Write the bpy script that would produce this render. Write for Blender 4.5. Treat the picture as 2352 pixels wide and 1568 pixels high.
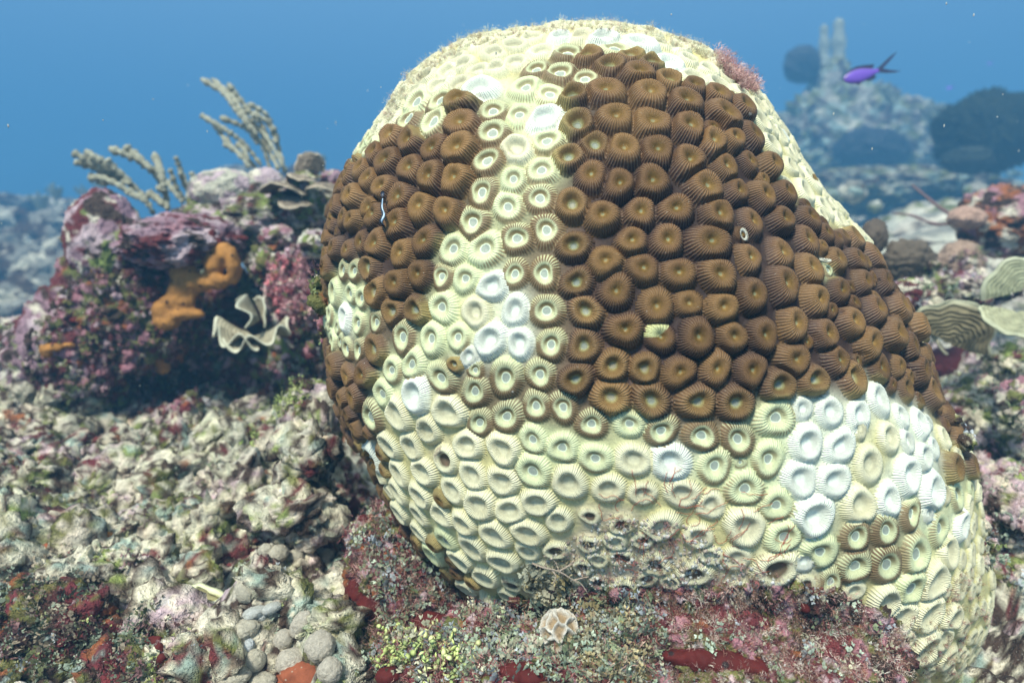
import bpy, bmesh, math, random
import numpy as np
from mathutils import Vector, Matrix

for o in list(bpy.data.objects):
    bpy.data.objects.remove(o)
SC = bpy.context.scene
COL = SC.collection
W, H, F = 2352.0, 1568.0, 1568.0          # picture units used for measuring, focal length in them
PITCH = math.radians(12)

# ------------------------------------------------------------------ camera
cam = bpy.data.cameras.new('camera')
cam.lens = 24; cam.sensor_width = 36; cam.sensor_fit = 'HORIZONTAL'
cam.clip_start = 0.02; cam.clip_end = 400
cam.dof.use_dof = True; cam.dof.focus_distance = 0.76; cam.dof.aperture_fstop = 3.4
camo = bpy.data.objects.new('camera', cam); COL.objects.link(camo)
camo.rotation_euler = (math.radians(90) - PITCH, 0, 0)
SC.camera = camo
RIGHT = np.array([1.0, 0, 0])
FWD = np.array([0, math.cos(PITCH), -math.sin(PITCH)])
UP = np.array([0, math.sin(PITCH), math.cos(PITCH)])

def P(px, py, d):
    return d * FWD + d * (px - W / 2) / F * RIGHT + d * (H / 2 - py) / F * UP

# ------------------------------------------------------------------ world, sun, exposure
SUN_DIR = Vector((-0.26, -0.56, 0.91)).normalized()    # towards the sun
sun_el = math.asin(SUN_DIR.z); sun_az = math.atan2(SUN_DIR.x, SUN_DIR.y)
world = bpy.data.worlds.new('World'); SC.world = world; world.use_nodes = True
nt = world.node_tree; nt.nodes.clear()
out = nt.nodes.new('ShaderNodeOutputWorld')
bg = nt.nodes.new('ShaderNodeBackground')
sky = nt.nodes.new('ShaderNodeTexSky'); sky.sky_type = 'NISHITA'; sky.sun_disc = False
sky.sun_elevation = sun_el; sky.sun_rotation = sun_az
tc = nt.nodes.new('ShaderNodeTexCoord'); sep = nt.nodes.new('ShaderNodeSeparateXYZ')
nt.links.new(tc.outputs['Generated'], sep.inputs[0])
rp = nt.nodes.new('ShaderNodeValToRGB')
mr = nt.nodes.new('ShaderNodeMapRange'); mr.inputs['From Min'].default_value = -1; mr.inputs['From Max'].default_value = 1
nt.links.new(sep.outputs['Z'], mr.inputs['Value']); nt.links.new(mr.outputs[0], rp.inputs[0])
e = rp.color_ramp.elements
e[0].position = 0.0; e[0].color = (0.07, 0.09, 0.09, 1)
e[1].position = 1.0; e[1].color = (.84, .88, .78, 1)
for pos, c in ((0.42, (0.04, 0.10, 0.17)), (0.5, (0.055, 0.17, 0.35)), (0.55, (0.08, 0.24, 0.47)), (0.64, (0.155, 0.34, 0.58)), (0.78, (0.34, 0.54, 0.62))):
    k = e.new(pos); k.color = (*c, 1)
# the daylight sky is seen only through the water surface overhead
mul = nt.nodes.new('ShaderNodeMix'); mul.data_type = 'RGBA'
ms = nt.nodes.new('ShaderNodeMapRange'); ms.inputs['From Min'].default_value = 0.45; ms.inputs['From Max'].default_value = 0.85
nt.links.new(sep.outputs['Z'], ms.inputs['Value']); nt.links.new(ms.outputs[0], mul.inputs['Factor'])
sk = nt.nodes.new('ShaderNodeVectorMath'); sk.operation = 'SCALE'; sk.inputs['Scale'].default_value = 0.08
nt.links.new(sky.outputs[0], sk.inputs[0])
add = nt.nodes.new('ShaderNodeVectorMath'); add.operation = 'ADD'
nt.links.new(sk.outputs[0], add.inputs[0]); nt.links.new(rp.outputs[0], add.inputs[1])
nt.links.new(rp.outputs[0], mul.inputs['A']); nt.links.new(add.outputs[0], mul.inputs['B'])
nt.links.new(mul.outputs['Result'], bg.inputs['Color'])
bg.inputs['Strength'].default_value = 1.0
nt.links.new(bg.outputs[0], out.inputs[0])

sl = bpy.data.lights.new('sun', 'SUN'); sl.energy = 5.0; sl.angle = math.radians(10.0); sl.color = (1.0, 0.985, 0.84)
so = bpy.data.objects.new('sun', sl); COL.objects.link(so)
so.rotation_euler = (-SUN_DIR).to_track_quat('-Z', 'Y').to_euler()
SC.view_settings.view_transform = 'Standard'; SC.view_settings.look = 'None'
SC.view_settings.exposure = 0.27; SC.view_settings.gamma = 1.0
SC.cycles.use_denoising = True
SC.cycles.max_bounces = 6; SC.cycles.diffuse_bounces = 3; SC.cycles.volume_bounces = 1
SC.cycles.transparent_max_bounces = 8

rng = np.random.default_rng(7)
random.seed(7)

# ------------------------------------------------------------------ numeric noise
_perm = np.random.default_rng(3).permutation(256); _perm = np.concatenate([_perm, _perm, _perm])
_grad = np.random.default_rng(4).normal(size=(256, 3)); _grad /= np.linalg.norm(_grad, axis=1)[:, None]
def noise(p, seed=0):
    p = np.asarray(p, float) + np.array([seed * 17.13, seed * 7.71, seed * 3.37])
    i = np.floor(p).astype(np.int64); f = p - i; i &= 255
    u = f * f * f * (f * (f * 6 - 15) + 10)
    r = 0
    for dx in (0, 1):
        for dy in (0, 1):
            for dz in (0, 1):
                h = _perm[_perm[_perm[i[:, 0] + dx] + i[:, 1] + dy] + i[:, 2] + dz]
                g = _grad[h]
                d = g[:, 0] * (f[:, 0] - dx) + g[:, 1] * (f[:, 1] - dy) + g[:, 2] * (f[:, 2] - dz)
                w = (u[:, 0] if dx else 1 - u[:, 0]) * (u[:, 1] if dy else 1 - u[:, 1]) * (u[:, 2] if dz else 1 - u[:, 2])
                r = r + d * w
    return r * 1.6
def fbm(p, octaves=4, seed=0, gain=0.5, lac=2.03):
    a, r, s = 1.0, 0, 0
    for k in range(octaves):
        r = r + a * noise(p, seed + k); s += a; a *= gain; p = p * lac
    return r / s
def billow(p, octaves=4, seed=0, gain=0.5, lac=2.03):
    a, r, s = 1.0, 0, 0
    for k in range(octaves):
        r = r + a * (np.abs(noise(p, seed + k)) * 2 - 0.6); s += a; a *= gain; p = p * lac
    return r / s
def sstep(a, b, x):
    t = np.clip((x - a) / (b - a), 0, 1); return t * t * (3 - 2 * t)

# ------------------------------------------------------------------ mesh helpers
def mk(name, verts, faces, mat=None, parent=None, attrs=None, smooth=True, mats=None, midx=None):
    me = bpy.data.meshes.new(name)
    verts = np.asarray(verts, np.float32)
    if isinstance(faces, np.ndarray):
        n = faces.shape[1]; nf = faces.shape[0]
        me.vertices.add(len(verts)); me.vertices.foreach_set('co', verts.ravel())
        me.loops.add(nf * n); me.loops.foreach_set('vertex_index', faces.astype(np.int32).ravel())
        me.polygons.add(nf); me.polygons.foreach_set('loop_start', np.arange(0, nf * n, n, dtype=np.int32))
        me.update(calc_edges=True)
    else:
        me.from_pydata([tuple(v) for v in verts], [], faces)
    if attrs:
        for an, arr in attrs.items():
            if an == 'Col':
                a = me.attributes.new('Col', 'FLOAT_COLOR', 'POINT')
                c = np.ones((len(verts), 4), np.float32); c[:, :3] = np.clip(arr, 0, 1); a.data.foreach_set('color', c.ravel())
            elif arr.ndim == 2:
                a = me.attributes.new(an, 'FLOAT_VECTOR', 'POINT'); a.data.foreach_set('vector', arr.astype(np.float32).ravel())
            else:
                a = me.attributes.new(an, 'FLOAT', 'POINT'); a.data.foreach_set('value', arr.astype(np.float32))
    if mats:
        for m in mats: me.materials.append(m)
        if midx is not None: me.polygons.foreach_set('material_index', np.asarray(midx, np.int32))
    elif mat: me.materials.append(mat)
    if smooth: me.shade_smooth()
    o = bpy.data.objects.new(name, me); COL.objects.link(o)
    if parent is not None:
        o.parent = parent; o.matrix_parent_inverse = Matrix.Translation(-parent.location)
    return o
def tag(o, label=None, cat=None, group=None, kind=None):
    if label: o['label'] = label
    if cat: o['category'] = cat
    if group: o['group'] = group
    if kind: o['kind'] = kind
    return o
def empty(name, loc, label, cat, group=None):
    o = bpy.data.objects.new(name, None); COL.objects.link(o); o.location = tuple(loc); o.empty_display_size = 0.05
    return tag(o, label, cat, group)

class MB:
    """collects pieces into one mesh"""
    def __init__(s): s.v = []; s.f = []; s.c = []; s.n = 0
    def add(s, v, f, col=None):
        v = np.asarray(v, float); s.v.append(v)
        s.f += [tuple(int(i) + s.n for i in q) for q in f]
        s.c.append(np.tile(np.asarray(col if col is not None else (1, 1, 1), float), (len(v), 1)) if col is None or np.ndim(col) == 1 else np.asarray(col))
        s.n += len(v)
    def build(s, name, mat, parent=None, smooth=True):
        return mk(name, np.concatenate(s.v), s.f, mat, parent, {'Col': np.concatenate(s.c)}, smooth)

# ------------------------------------------------------------------ materials
def nodes(m):
    m.use_nodes = True; t = m.node_tree
    for n in list(t.nodes):
        if n.type not in ('BSDF_PRINCIPLED', 'OUTPUT_MATERIAL'): t.nodes.remove(n)
    return t, t.nodes['Principled BSDF']
def N(t, kind, **kw):
    n = t.nodes.new(kind)
    for k, v in kw.items(): setattr(n, k, v)
    return n
def M(t, op, a, b=None, c=None, clamp=False):
    n = t.nodes.new('ShaderNodeMath'); n.operation = op; n.use_clamp = clamp
    for i, x in enumerate((a, b, c)):
        if x is None: continue
        if isinstance(x, (int, float)): n.inputs[i].default_value = x
        else: t.links.new(x, n.inputs[i])
    return n.outputs[0]
def smooth_n(t, x, a, b):
    n = t.nodes.new('ShaderNodeMapRange'); n.interpolation_type = 'SMOOTHSTEP'
    n.inputs['From Min'].default_value = a; n.inputs['From Max'].default_value = b
    t.links.new(x, n.inputs['Value']); return n.outputs[0]
def mixc(t, f, a, b, blend='MIX'):
    n = t.nodes.new('ShaderNodeMix'); n.data_type = 'RGBA'; n.blend_type = blend; n.clamp_factor = True
    for key, x in (('Factor', f), ('A', a), ('B', b)):
        s = n.inputs[key]
        if isinstance(x, (int, float)): s.default_value = x
        elif isinstance(x, tuple): s.default_value = (*x, 1)
        else: t.links.new(x, s)
    return n.outputs['Result']
def noise_n(t, scale, detail=4, rough=0.6, coord=None):
    n = t.nodes.new('ShaderNodeTexNoise'); n.inputs['Scale'].default_value = scale
    n.inputs['Detail'].default_value = detail; n.inputs['Roughness'].default_value = rough
    if coord is None:
        c = t.nodes.new('ShaderNodeTexCoord'); coord = c.outputs['Object']
    t.links.new(coord, n.inputs['Vector']); return n.outputs['Fac']

def mat_vc(name, rough=0.85, scale=60, vary=0.5, bump=0.4, dist=0.004, spec=0.25, fine=None, tint=None, speck=0.0):
    """vertex pigment broken up by procedural grain and bump"""
    m = bpy.data.materials.new(name); t, b = nodes(m)
    a = N(t, 'ShaderNodeAttribute', attribute_name='Col')
    n1 = noise_n(t, scale, 5, 0.7); n2 = noise_n(t, fine or scale * 4, 3, 0.7)
    v = M(t, 'MULTIPLY_ADD', M(t, 'SUBTRACT', n1, 0.5), vary * 2.4, 1.0)
    v2 = M(t, 'MULTIPLY_ADD', M(t, 'SUBTRACT', n2, 0.5), vary * 1.6, v)
    hs = N(t, 'ShaderNodeVectorMath', operation='SCALE'); t.links.new(a.outputs['Color'], hs.inputs[0]); t.links.new(M(t, 'MAXIMUM', v2, 0.15), hs.inputs['Scale'])
    c = hs.outputs[0]
    if tint:
        c = mixc(t, M(t, 'MULTIPLY', smooth_n(t, noise_n(t, scale * 0.6, 3), 0.5, 0.62), 0.7), c, tint)
    if speck > 0:
        c = mixc(t, M(t, 'MULTIPLY', smooth_n(t, noise_n(t, scale * 9, 2), 0.66, 0.72), speck), c, (0.75, 0.75, 0.68))
    t.links.new(c, b.inputs['Base Color'])
    b.inputs['Roughness'].default_value = rough; b.inputs['Specular IOR Level'].default_value = spec
    if bump:
        bp = N(t, 'ShaderNodeBump'); bp.inputs['Strength'].default_value = bump; bp.inputs['Distance'].default_value = dist
        t.links.new(M(t, 'MULTIPLY_ADD', n2, 0.4, n1), bp.inputs['Height']); t.links.new(bp.outputs[0], b.inputs['Normal'])
    return m

MAT_ROCK = mat_vc('encrusted_rock', 0.9, 45, 0.55, 1.0, 0.012, 0.2, speck=0.5)
MAT_GROUND = mat_vc('seabed_crust', 0.95, 38, 0.55, 1.0, 0.014, 0.15, speck=0.5)
MAT_FAR = mat_vc('far_reef', 0.95, 5, 0.6, 0.8, 0.1, 0.1)
MAT_SPONGE = mat_vc('sponge_skin', 0.65, 50, 0.28, 0.7, 0.005, 0.35)
MAT_CORAL = mat_vc('stony_coral', 0.85, 230, 0.4, 1.0, 0.004, 0.2)
MAT_GORG = mat_vc('soft_coral', 0.85, 120, 0.35, 0.9, 0.006, 0.2)
MAT_ALGA = mat_vc('algae_blade', 0.6, 90, 0.35, 0.2, 0.002, 0.35)
MAT_TURF = mat_vc('algae_turf', 0.8, 150, 0.3, 0.0, 0.002, 0.2)
MAT_PLATE = mat_vc('plate_coral', 0.75, 90, 0.22, 0.5, 0.002, 0.25)
MAT_FISH = mat_vc('fish_skin', 0.35, 150, 0.12, 0.2, 0.001, 0.5)

# ------------------------------------------------------------------ the bleaching star coral
# every polyp of the colony as measured: x y radius kind, one table for each stretch of the colony
TABLES = {
(1200, 0): """1760,265,60W 1880,265,65Y 2030,285,80W 2115,340,80G 1630,350,70Y 1450,420,65Y 1310,460,70Y 1200,615,98W 1090,450,60Y
1000,400,50Y 930,580,70Y 1070,570,65Y 1000,490,60Y 850,540,60Y 780,610,55Y 1440,330,60Y 1310,370,60Y 1560,270,60Y 2060,200,65Y 1920,190,60Y
2180,240,60Y 1700,210,50Y 880,470,50Y 1200,470,55Y 1390,280,60Y 1240,330,60Y 1140,340,50Y 1060,400,45Y 700,650,50Y 620,820,60Y 560,760,50Y 650,740,60Y 600,680,45Y
1800,370,85M 1930,400,75O 1590,470,75M 1750,500,90M 1915,540,90M 2080,480,90O 1520,590,90G 1680,640,90G 1830,675,95O 2045,660,112B
790,690,80G 950,680,85M 1090,715,90B 1300,755,90M 1475,770,90G 1640,800,115W 735,800,80M 910,830,98G 1100,860,100B 1300,910,105M
1460,1010,108Y 1660,955,100G 1865,860,110O 2115,830,112B 650,940,85B 780,980,85B 930,1030,90B 1105,1040,105B 1270,1100,100M 1440,1215,85G
1625,1150,100G 1805,1080,100O 1980,990,105O 2165,1045,115B 480,1000,50G 420,1010,45G 540,1050,65B 400,1080,50O 350,1110,45B 450,900,45G 510,880,45Y
620,1110,85B 765,1150,90B 910,1220,95B 1080,1230,100B 1235,1305,100M 1405,1400,100G 1615,1340,105M 1830,1390,110O 1955,1200,105B 2140,1270,105B
500,1220,60B 590,1280,70B 690,1340,90B 830,1400,95B 1010,1440,95B 1170,1500,105M 450,1150,55B 350,1200,55B 300,1260,50B 400,1340,62B
280,1400,55B 500,1410,65B 680,1510,90B 330,1470,50B 390,1490,50B 250,1500,50B 200,1440,40B 2030,1470,110B 330,1320,40B""",
(1200, 800): """530,110,75B 1660,210,112M 1840,320,105O 450,290,55B 550,300,80B 700,360,80B 860,280,90B 1035,330,100G 1250,330,118G 1465,265,110M
290,330,50B 360,340,50B 210,370,45B 180,240,42B 2050,420,110B 240,460,50B 320,475,50M 395,480,58M 500,460,72O 680,560,85B 820,500,85B 960,515,80M
1120,530,90G 1300,580,100W 1450,500,95M 1645,500,105M 1860,560,105O 190,520,30B 200,600,32B 255,620,60G 360,630,50G 430,660,55G 530,620,75O
640,750,80O 800,740,85O 965,720,100G 1190,755,100Y 1450,740,98W 1660,745,112M 1920,750,110O 2120,620,115B 215,770,42G 310,790,60W 400,830,58G
520,820,65M 235,950,48G 320,1000,52M 405,1010,60M 520,1000,80O 705,920,95M 900,930,95G 1080,920,85G 1290,940,112W 1480,960,97W 1690,970,105M
1910,980,112O 2180,870,120B 200,900,28G 200,1010,28O 1150,1050,68W 1060,1100,52O 1190,1140,60M 270,1110,58B 345,1180,60B 460,1165,75B
630,1140,78G 770,1100,90G 965,1190,100M 1185,1280,100M 1390,1190,118M 1615,1170,105M 1855,1200,110O 2100,1110,110O 200,1140,30B 215,1050,28B
565,1300,82G 400,1310,70B 260,1250,50B 310,1330,50B 790,1300,108W 660,1430,100Y 490,1450,85M 1010,1410,112Y 1215,1490,92M 1395,1450,108M
1590,1380,100M 1770,1390,102M 2090,1320,125O 1960,1500,102M 350,1430,50B 390,1520,45B 260,1420,35B 290,1500,32B""",
(1200, 1500): """870,360,92Y 610,460,80Y 760,470,85Y 1140,460,100Y 990,560,90D 1370,490,112Y 1570,425,95G 1765,480,102G 1985,550,105G 1570,635,118G
2240,560,120Y 500,540,78W 545,670,50Y 680,650,75Y 840,640,90Y 1170,660,97Y 1370,700,105Y 1810,710,118Y 2070,750,105Y 2300,780,90Y 670,780,68Y
820,800,80Y 1040,760,88Y 1220,850,108Y 1420,890,102Y 1600,840,108Y 1740,960,90Y 575,790,40Y 680,920,65Y 805,930,65Y 960,920,80Y 1120,970,80Y
1320,1050,97Y 1540,1040,102Y 1950,940,65D 2160,990,80D 810,1050,62Y 990,1100,72G 1175,1140,92Y 1370,1230,92Y 900,1200,65G 1090,1230,80Y
1250,1340,85Y 1150,1420,70Y 1430,1400,60D 1290,1510,80Y 1720,1170,75D 1940,1130,70D 2150,1220,80D 2180,1420,80D 1600,1290,70D 2300,1100,70D
1900,1290,65D 2330,1350,70D 1780,1400,70D 1560,1430,60D 2000,1390,60D 400,400,40B 285,400,32G 330,520,32G 350,620,30B 420,640,38B 390,520,38B""",
(2500, 0): """35,400,75O 175,450,80O 100,330,85W 300,450,88W 450,540,90Y 40,250,60Y 160,220,60Y 250,310,60Y 350,330,60Y 430,420,65Y 550,480,70Y
620,590,80Y 500,330,60Y 380,250,50Y 640,460,60Y 720,520,60Y 780,650,70Y 880,730,62Y 850,620,50Y 960,720,50Y 1000,800,50Y 1080,880,45W 75,565,100B 280,590,88O
430,640,85B 145,690,112B 370,760,105B 585,690,90B 665,650,50B 750,760,90B 895,830,85B 620,830,105B 570,885,58B 165,870,120B 400,910,112B 545,1000,105B
690,970,80B 820,940,90B 975,980,80B 1040,920,58B 1140,1030,58B 1230,1110,50B 0,1030,85B 200,1050,120B 395,1130,115B 640,1150,95B 800,1110,70B
950,1130,90B 1095,1130,65B 1240,1210,75B 165,1260,120B 510,1290,130B 720,1310,90B 890,1340,95B 1040,1320,85B 1190,1300,88B 1330,1400,75B
1430,1490,60B 95,1450,110B 325,1430,115B 590,1470,120B 820,1510,100B 1015,1500,95B 1200,1490,88B 1350,1270,42Y 1430,1360,48Y 1490,1430,42Y
1560,1500,52Y 1180,1000,28W 1290,1160,32O""",
(2500, 800): """40,290,105B 270,290,115B 550,300,140B 755,255,68B 805,410,100B 1010,380,110B 1190,290,100B 1320,240,68B 1400,270,55B 1510,270,72O
1540,200,50G 1600,170,42W 1650,290,52G 115,470,110B 345,500,115B 600,520,125B 1210,480,105B 1350,480,45G 1400,410,80B 1520,420,75B 1630,400,72B
0,640,60B 200,720,122B 415,700,95B 625,730,110B 820,650,110B 1020,590,122B 1240,690,112B 1405,620,90B 1550,570,80B 1690,570,72B 1780,560,45B
1710,430,40B 1870,650,38B 40,870,90O 225,920,105P 465,920,125B 700,920,105B 900,910,110B 1100,840,115B 1310,910,105B 1490,830,95B 1640,750,85B
1800,740,80B 1900,730,48B 1920,860,68B 125,1130,105O 355,1150,108B 600,1130,115B 830,1140,115B 1110,1070,120B 1400,1080,110B 1600,970,100B
1760,910,88B 1870,990,75B 1990,1040,48B 1555,1080,42O 1680,1130,90B 1810,1120,60B 1930,1150,78B 2040,1150,32B 170,1340,125O 480,1350,125O
735,1360,125O 1020,1240,115O 1240,1210,105O 1490,1200,115O 1890,1200,42O 1870,1270,65O 2010,1300,68O 2090,1330,45O 30,1500,100G 1010,1460,130G
1190,1400,75W 1360,1420,97W 1550,1450,102W 1690,1340,100W 1850,1450,70W 1980,1500,80W 2140,1440,50B 2200,1500,45B""",
(2500, 1700): """240,35,110M 510,65,115M 755,90,118M 1210,120,118W 1430,140,108W 1750,80,90Y 1620,260,108Y 1880,110,60W 1560,20,60Y 300,240,132W
600,270,115G 775,250,40G 960,225,112G 60,230,95Y 1170,360,118W 1390,370,112W 1870,330,100W 1990,210,70W 2070,150,48W 130,450,112Y 380,450,112Y
800,420,120G 570,530,95Y 1010,530,105G 1560,530,112Y 1750,500,92W 2040,440,95W 1250,600,132W 240,670,112Y 490,740,92Y 800,670,128Y 1060,740,110G
1300,840,100G 1540,740,95M 1740,700,90M 1890,590,75M 2010,590,42W 2090,690,75G 2230,670,62W 2170,290,58O 2280,280,55O 2200,470,58G 2300,440,45G
2200,100,50B 2290,130,42B 200,920,92D 460,980,100D 740,880,88Y 1010,950,125D 1195,910,66W 1210,1060,55D 1370,1040,75M 1540,940,100M 1750,930,100M
1940,860,95G 2150,850,75Y 2070,1040,88Y 1910,1090,90G 230,1170,70D 420,1100,60D 760,1090,70D 1750,1180,90Y 1840,1290,90Y 2020,1260,85Y
1990,1480,90Y 2180,1290,68Y 2240,1080,58Y 2310,1000,45Y 2120,1420,68Y 2320,880,45Y 20,650,60D 20,900,50D 20,1100,50D 2150,1560,60Y 2330,700,38Y
1850,1450,60D 600,1150,60D 1000,1150,60D 1400,1180,60D""",
}
KINDS_ = 'BOMGYWDP'
pol = []
for (ox, oy), s in TABLES.items():
    for tkn in s.split():
        x, y, r = tkn[:-1].split(','); k = tkn[-1]
        q = 2352 / 4096
        pol.append(((ox + float(x) / 1.68) * q, (oy + float(y) / 1.68) * q, float(r) / 1.68 * q, k))

_kept = []
for c in pol:                                # the tables overlap a little: keep each polyp once
    if all(math.hypot(c[0] - k[0], c[1] - k[1]) > 0.62 * max(c[2], k[2]) for k in _kept): _kept.append(c)
pol = _kept
CC = (1500.0, 800.0)                        # middle of the colony in the picture
DCEN, RHO = 1.15, 0.50                      # distance and radius of the colony, metres
OUT = [(750, 690), (752, 600), (762, 500), (786, 420), (834, 335), (884, 262), (926, 192), (1003, 128), (1082, 92), (1200, 67),
       (1340, 54), (1480, 68), (1600, 103), (1675, 148), (1732, 208), (1782, 278), (1832, 356), (1890, 440), (1950, 515),
       (2003, 580), (2035, 650), (2090, 725), (2125, 810), (2152, 900), (2195, 985), (2235, 1070), (2250, 1160), (2258, 1260),
       (2272, 1370), (2262, 1450), (2190, 1560), (2030, 1640), (1850, 1620), (1650, 1560), (1500, 1510), (1300, 1470), (1130, 1395), (1048, 1335),
       (968, 1250), (898, 1150), (855, 1060), (800, 990), (770, 900), (754, 790)]
_o = np.array(OUT, float) - CC
_ang = np.arctan2(_o[:, 1], _o[:, 0]); _rad = np.hypot(_o[:, 0], _o[:, 1]); _s = np.argsort(_ang)
_ang = _ang[_s]; _rad = _rad[_s]
_aa = np.concatenate([_ang - 2 * np.pi, _ang, _ang + 2 * np.pi]); _rr = np.concatenate([_rad] * 3)
_dense = np.linspace(-np.pi, np.pi, 721)
_k = np.interp(_dense, _aa, _rr); _w = np.exp(-np.linspace(-2, 2, 13) ** 2); _w /= _w.sum()
_k = np.convolve(np.concatenate([_k[-7:-1], _k, _k[1:7]]), _w, 'same')[6:-6]
RAD = lambda th: np.interp((th + np.pi) % (2 * np.pi) - np.pi, _dense, _k)
GMAX = math.acos(RHO / DCEN)
TMAX = RHO * math.sin(GMAX) / (DCEN - RHO * math.cos(GMAX))
def body(a, b):
    """colony surface without polyps: azimuthal angles (a right, b down) -> point"""
    g = np.hypot(a, b) + 1e-9; th = np.arctan2(b, a)
    sc = RAD(th) / F / TMAX
    w = sstep(0.05, 0.5, g); sc = sc * w + (1 - w) * (770 / F / TMAX)
    z = DCEN - RHO * np.cos(g)
    off = RHO * np.sin(g) * sc
    x = z * (CC[0] - W / 2) / F + off * np.cos(th)
    y = z * (H / 2 - CC[1]) / F - off * np.sin(th)
    return z[:, None] * FWD + x[:, None] * RIGHT + y[:, None] * UP
def pix2ab(px, py):
    th = math.atan2(py - CC[1], px - CC[0])
    g = 0.5
    for _ in range(12):
        w = float(sstep(0.05, 0.5, g)); sc = float(RAD(th)) * w + (1 - w) * 770
        t = min(math.hypot(px - CC[0], py - CC[1]) / sc, 0.985) * TMAX
        al = math.atan(t)                   # front intersection of the ray with the sphere
        d = DCEN * math.cos(al) - math.sqrt(max(RHO ** 2 - (DCEN * math.sin(al)) ** 2, 0))
        g = 0.5 * g + 0.5 * math.atan2(d * math.sin(al), DCEN - d * math.cos(al))
    return g * math.cos(th), g * math.sin(th), g

GE = math.radians(88); NG = 860
ax = np.linspace(-GE, GE, NG); A, B = np.meshgrid(ax, ax)
VP = body(A.ravel(), B.ravel())
VP3 = VP.reshape(NG, NG, 3)
da = np.gradient(VP3, axis=1); db = np.gradient(VP3, axis=0)
VN = np.cross(da, db); VN /= np.linalg.norm(VN, axis=2)[:, :, None] + 1e-12
cen = P(CC[0], CC[1], DCEN)
if ((VP3 - cen) * VN).sum(2).mean() < 0: VN = -VN
step = 2 * GE / (NG - 1)

cents = []                                   # (a, b, point, radius, kind)
for px, py, r, k in pol:
    a, b, g = pix2ab(px, py)
    p = body(np.array([a]), np.array([b]))[0]
    rel_ = math.hypot(px - CC[0], py - CC[1]) / float(RAD(math.atan2(py - CC[1], px - CC[0])))
    if k == 'B' and px > 1690 and py < 560 and rel_ > 0.905: k = 'Y'      # the bare pale strip along the upper right rim
    depth = p @ FWD
    n = (p - cen) / np.linalg.norm(p - cen); cosv = max(0.3, float(-(p @ n) / np.linalg.norm(p)))
    R = r * depth / F * (1.0 / cosv) ** 0.5
    cents.append([a, b, p, min(max(R * (1.07 if k in 'BOP' else 1.05), 0.0065), 0.033), k, r])
pts = np.array([c[2] for c in cents]); rads = np.array([c[3] for c in cents])
NMEAS = len(cents)
# polyps on the flanks and back that the camera hardly sees
frng = np.random.default_rng(5)
cand = frng.uniform(-GE, GE, (9000, 2)); cand = cand[np.hypot(cand[:, 0], cand[:, 1]) < GE * 0.985]
cp = body(cand[:, 0], cand[:, 1])
ptl, rdl = list(pts), list(rads)
for (a, b), p in zip(cand, cp):
    R = frng.uniform(0.0115, 0.0155)
    d = np.linalg.norm(np.array(ptl) - p, axis=1)
    if (d > (np.array(rdl) + R) * 0.80).all():
        up = (p - cen) @ UP; rt = (p - cen) @ RIGHT
        px = W / 2 + F * (p @ RIGHT) / (p @ FWD); py = H / 2 - F * (p @ UP) / (p @ FWD)
        rim_ = math.hypot(a, b) > 0.86 and px > 1640 and py < 620
        if up > 0.30 or rim_: k = 'Y'
        elif py > 1000: k = 'Y' if px > 1100 else 'B'
        elif math.hypot(a, b) > 1.15: k = 'Y' if (up > 0.12 or frng.random() < 0.2) else 'B'
        else:
            j = int(np.argmin(np.linalg.norm(pts - p, axis=1))); k = cents[j][4]
            if k == 'P': k = 'B'
            R *= 0.8
        cents.append([a, b, p, R, k, 0.0]); ptl.append(p); rdl.append(R)
NP = len(cents)

PROF = {
 'B': ([0, .07, .16, .32, .5, .68, .84, .95, 1.05, 1.2], [.46, .49, .58, .70, .77, .72, .56, .34, .12, 0]),
 'O': ([0, .16, .21, .27, .48, .66, .84, .97, 1.05, 1.2], [.22, .22, .28, .30, .60, .68, .54, .30, .10, 0]),
 'G': ([0, .20, .25, .32, .50, .66, .84, .97, 1.05, 1.2], [.10, .10, .15, .11, .29, .35, .28, .14, .05, 0]),
 'Y': ([0, .15, .30, .42, .56, .68, .84, .97, 1.05, 1.2], [.02, .04, .09, .20, .35, .39, .28, .13, .04, 0]),
}
PROF['M'] = PROF['G']; PROF['P'] = PROF['B']; PROF['W'] = PROF['Y']; PROF['D'] = PROF['Y']
COEN = {'B': (.034, .020, .017), 'O': (.10, .06, .045), 'G': (.60, .64, .36), 'M': (.17, .13, .075), 'Y': (.62, .56, .27),
        'W': (.66, .68, .52), 'D': (.58, .50, .36), 'P': (.075, .045, .042)}
NV = NG * NG
Q1 = np.full((NG, NG), 9.0); Q2 = np.full((NG, NG), 9.0); OWN = np.full((NG, NG), -1, np.int32); HH = np.zeros((NG, NG))
CW = np.full((NG, NG), 1e-9); CO = np.zeros((NG, NG, 3)); HW = np.zeros((NG, NG))
frames = []
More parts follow.
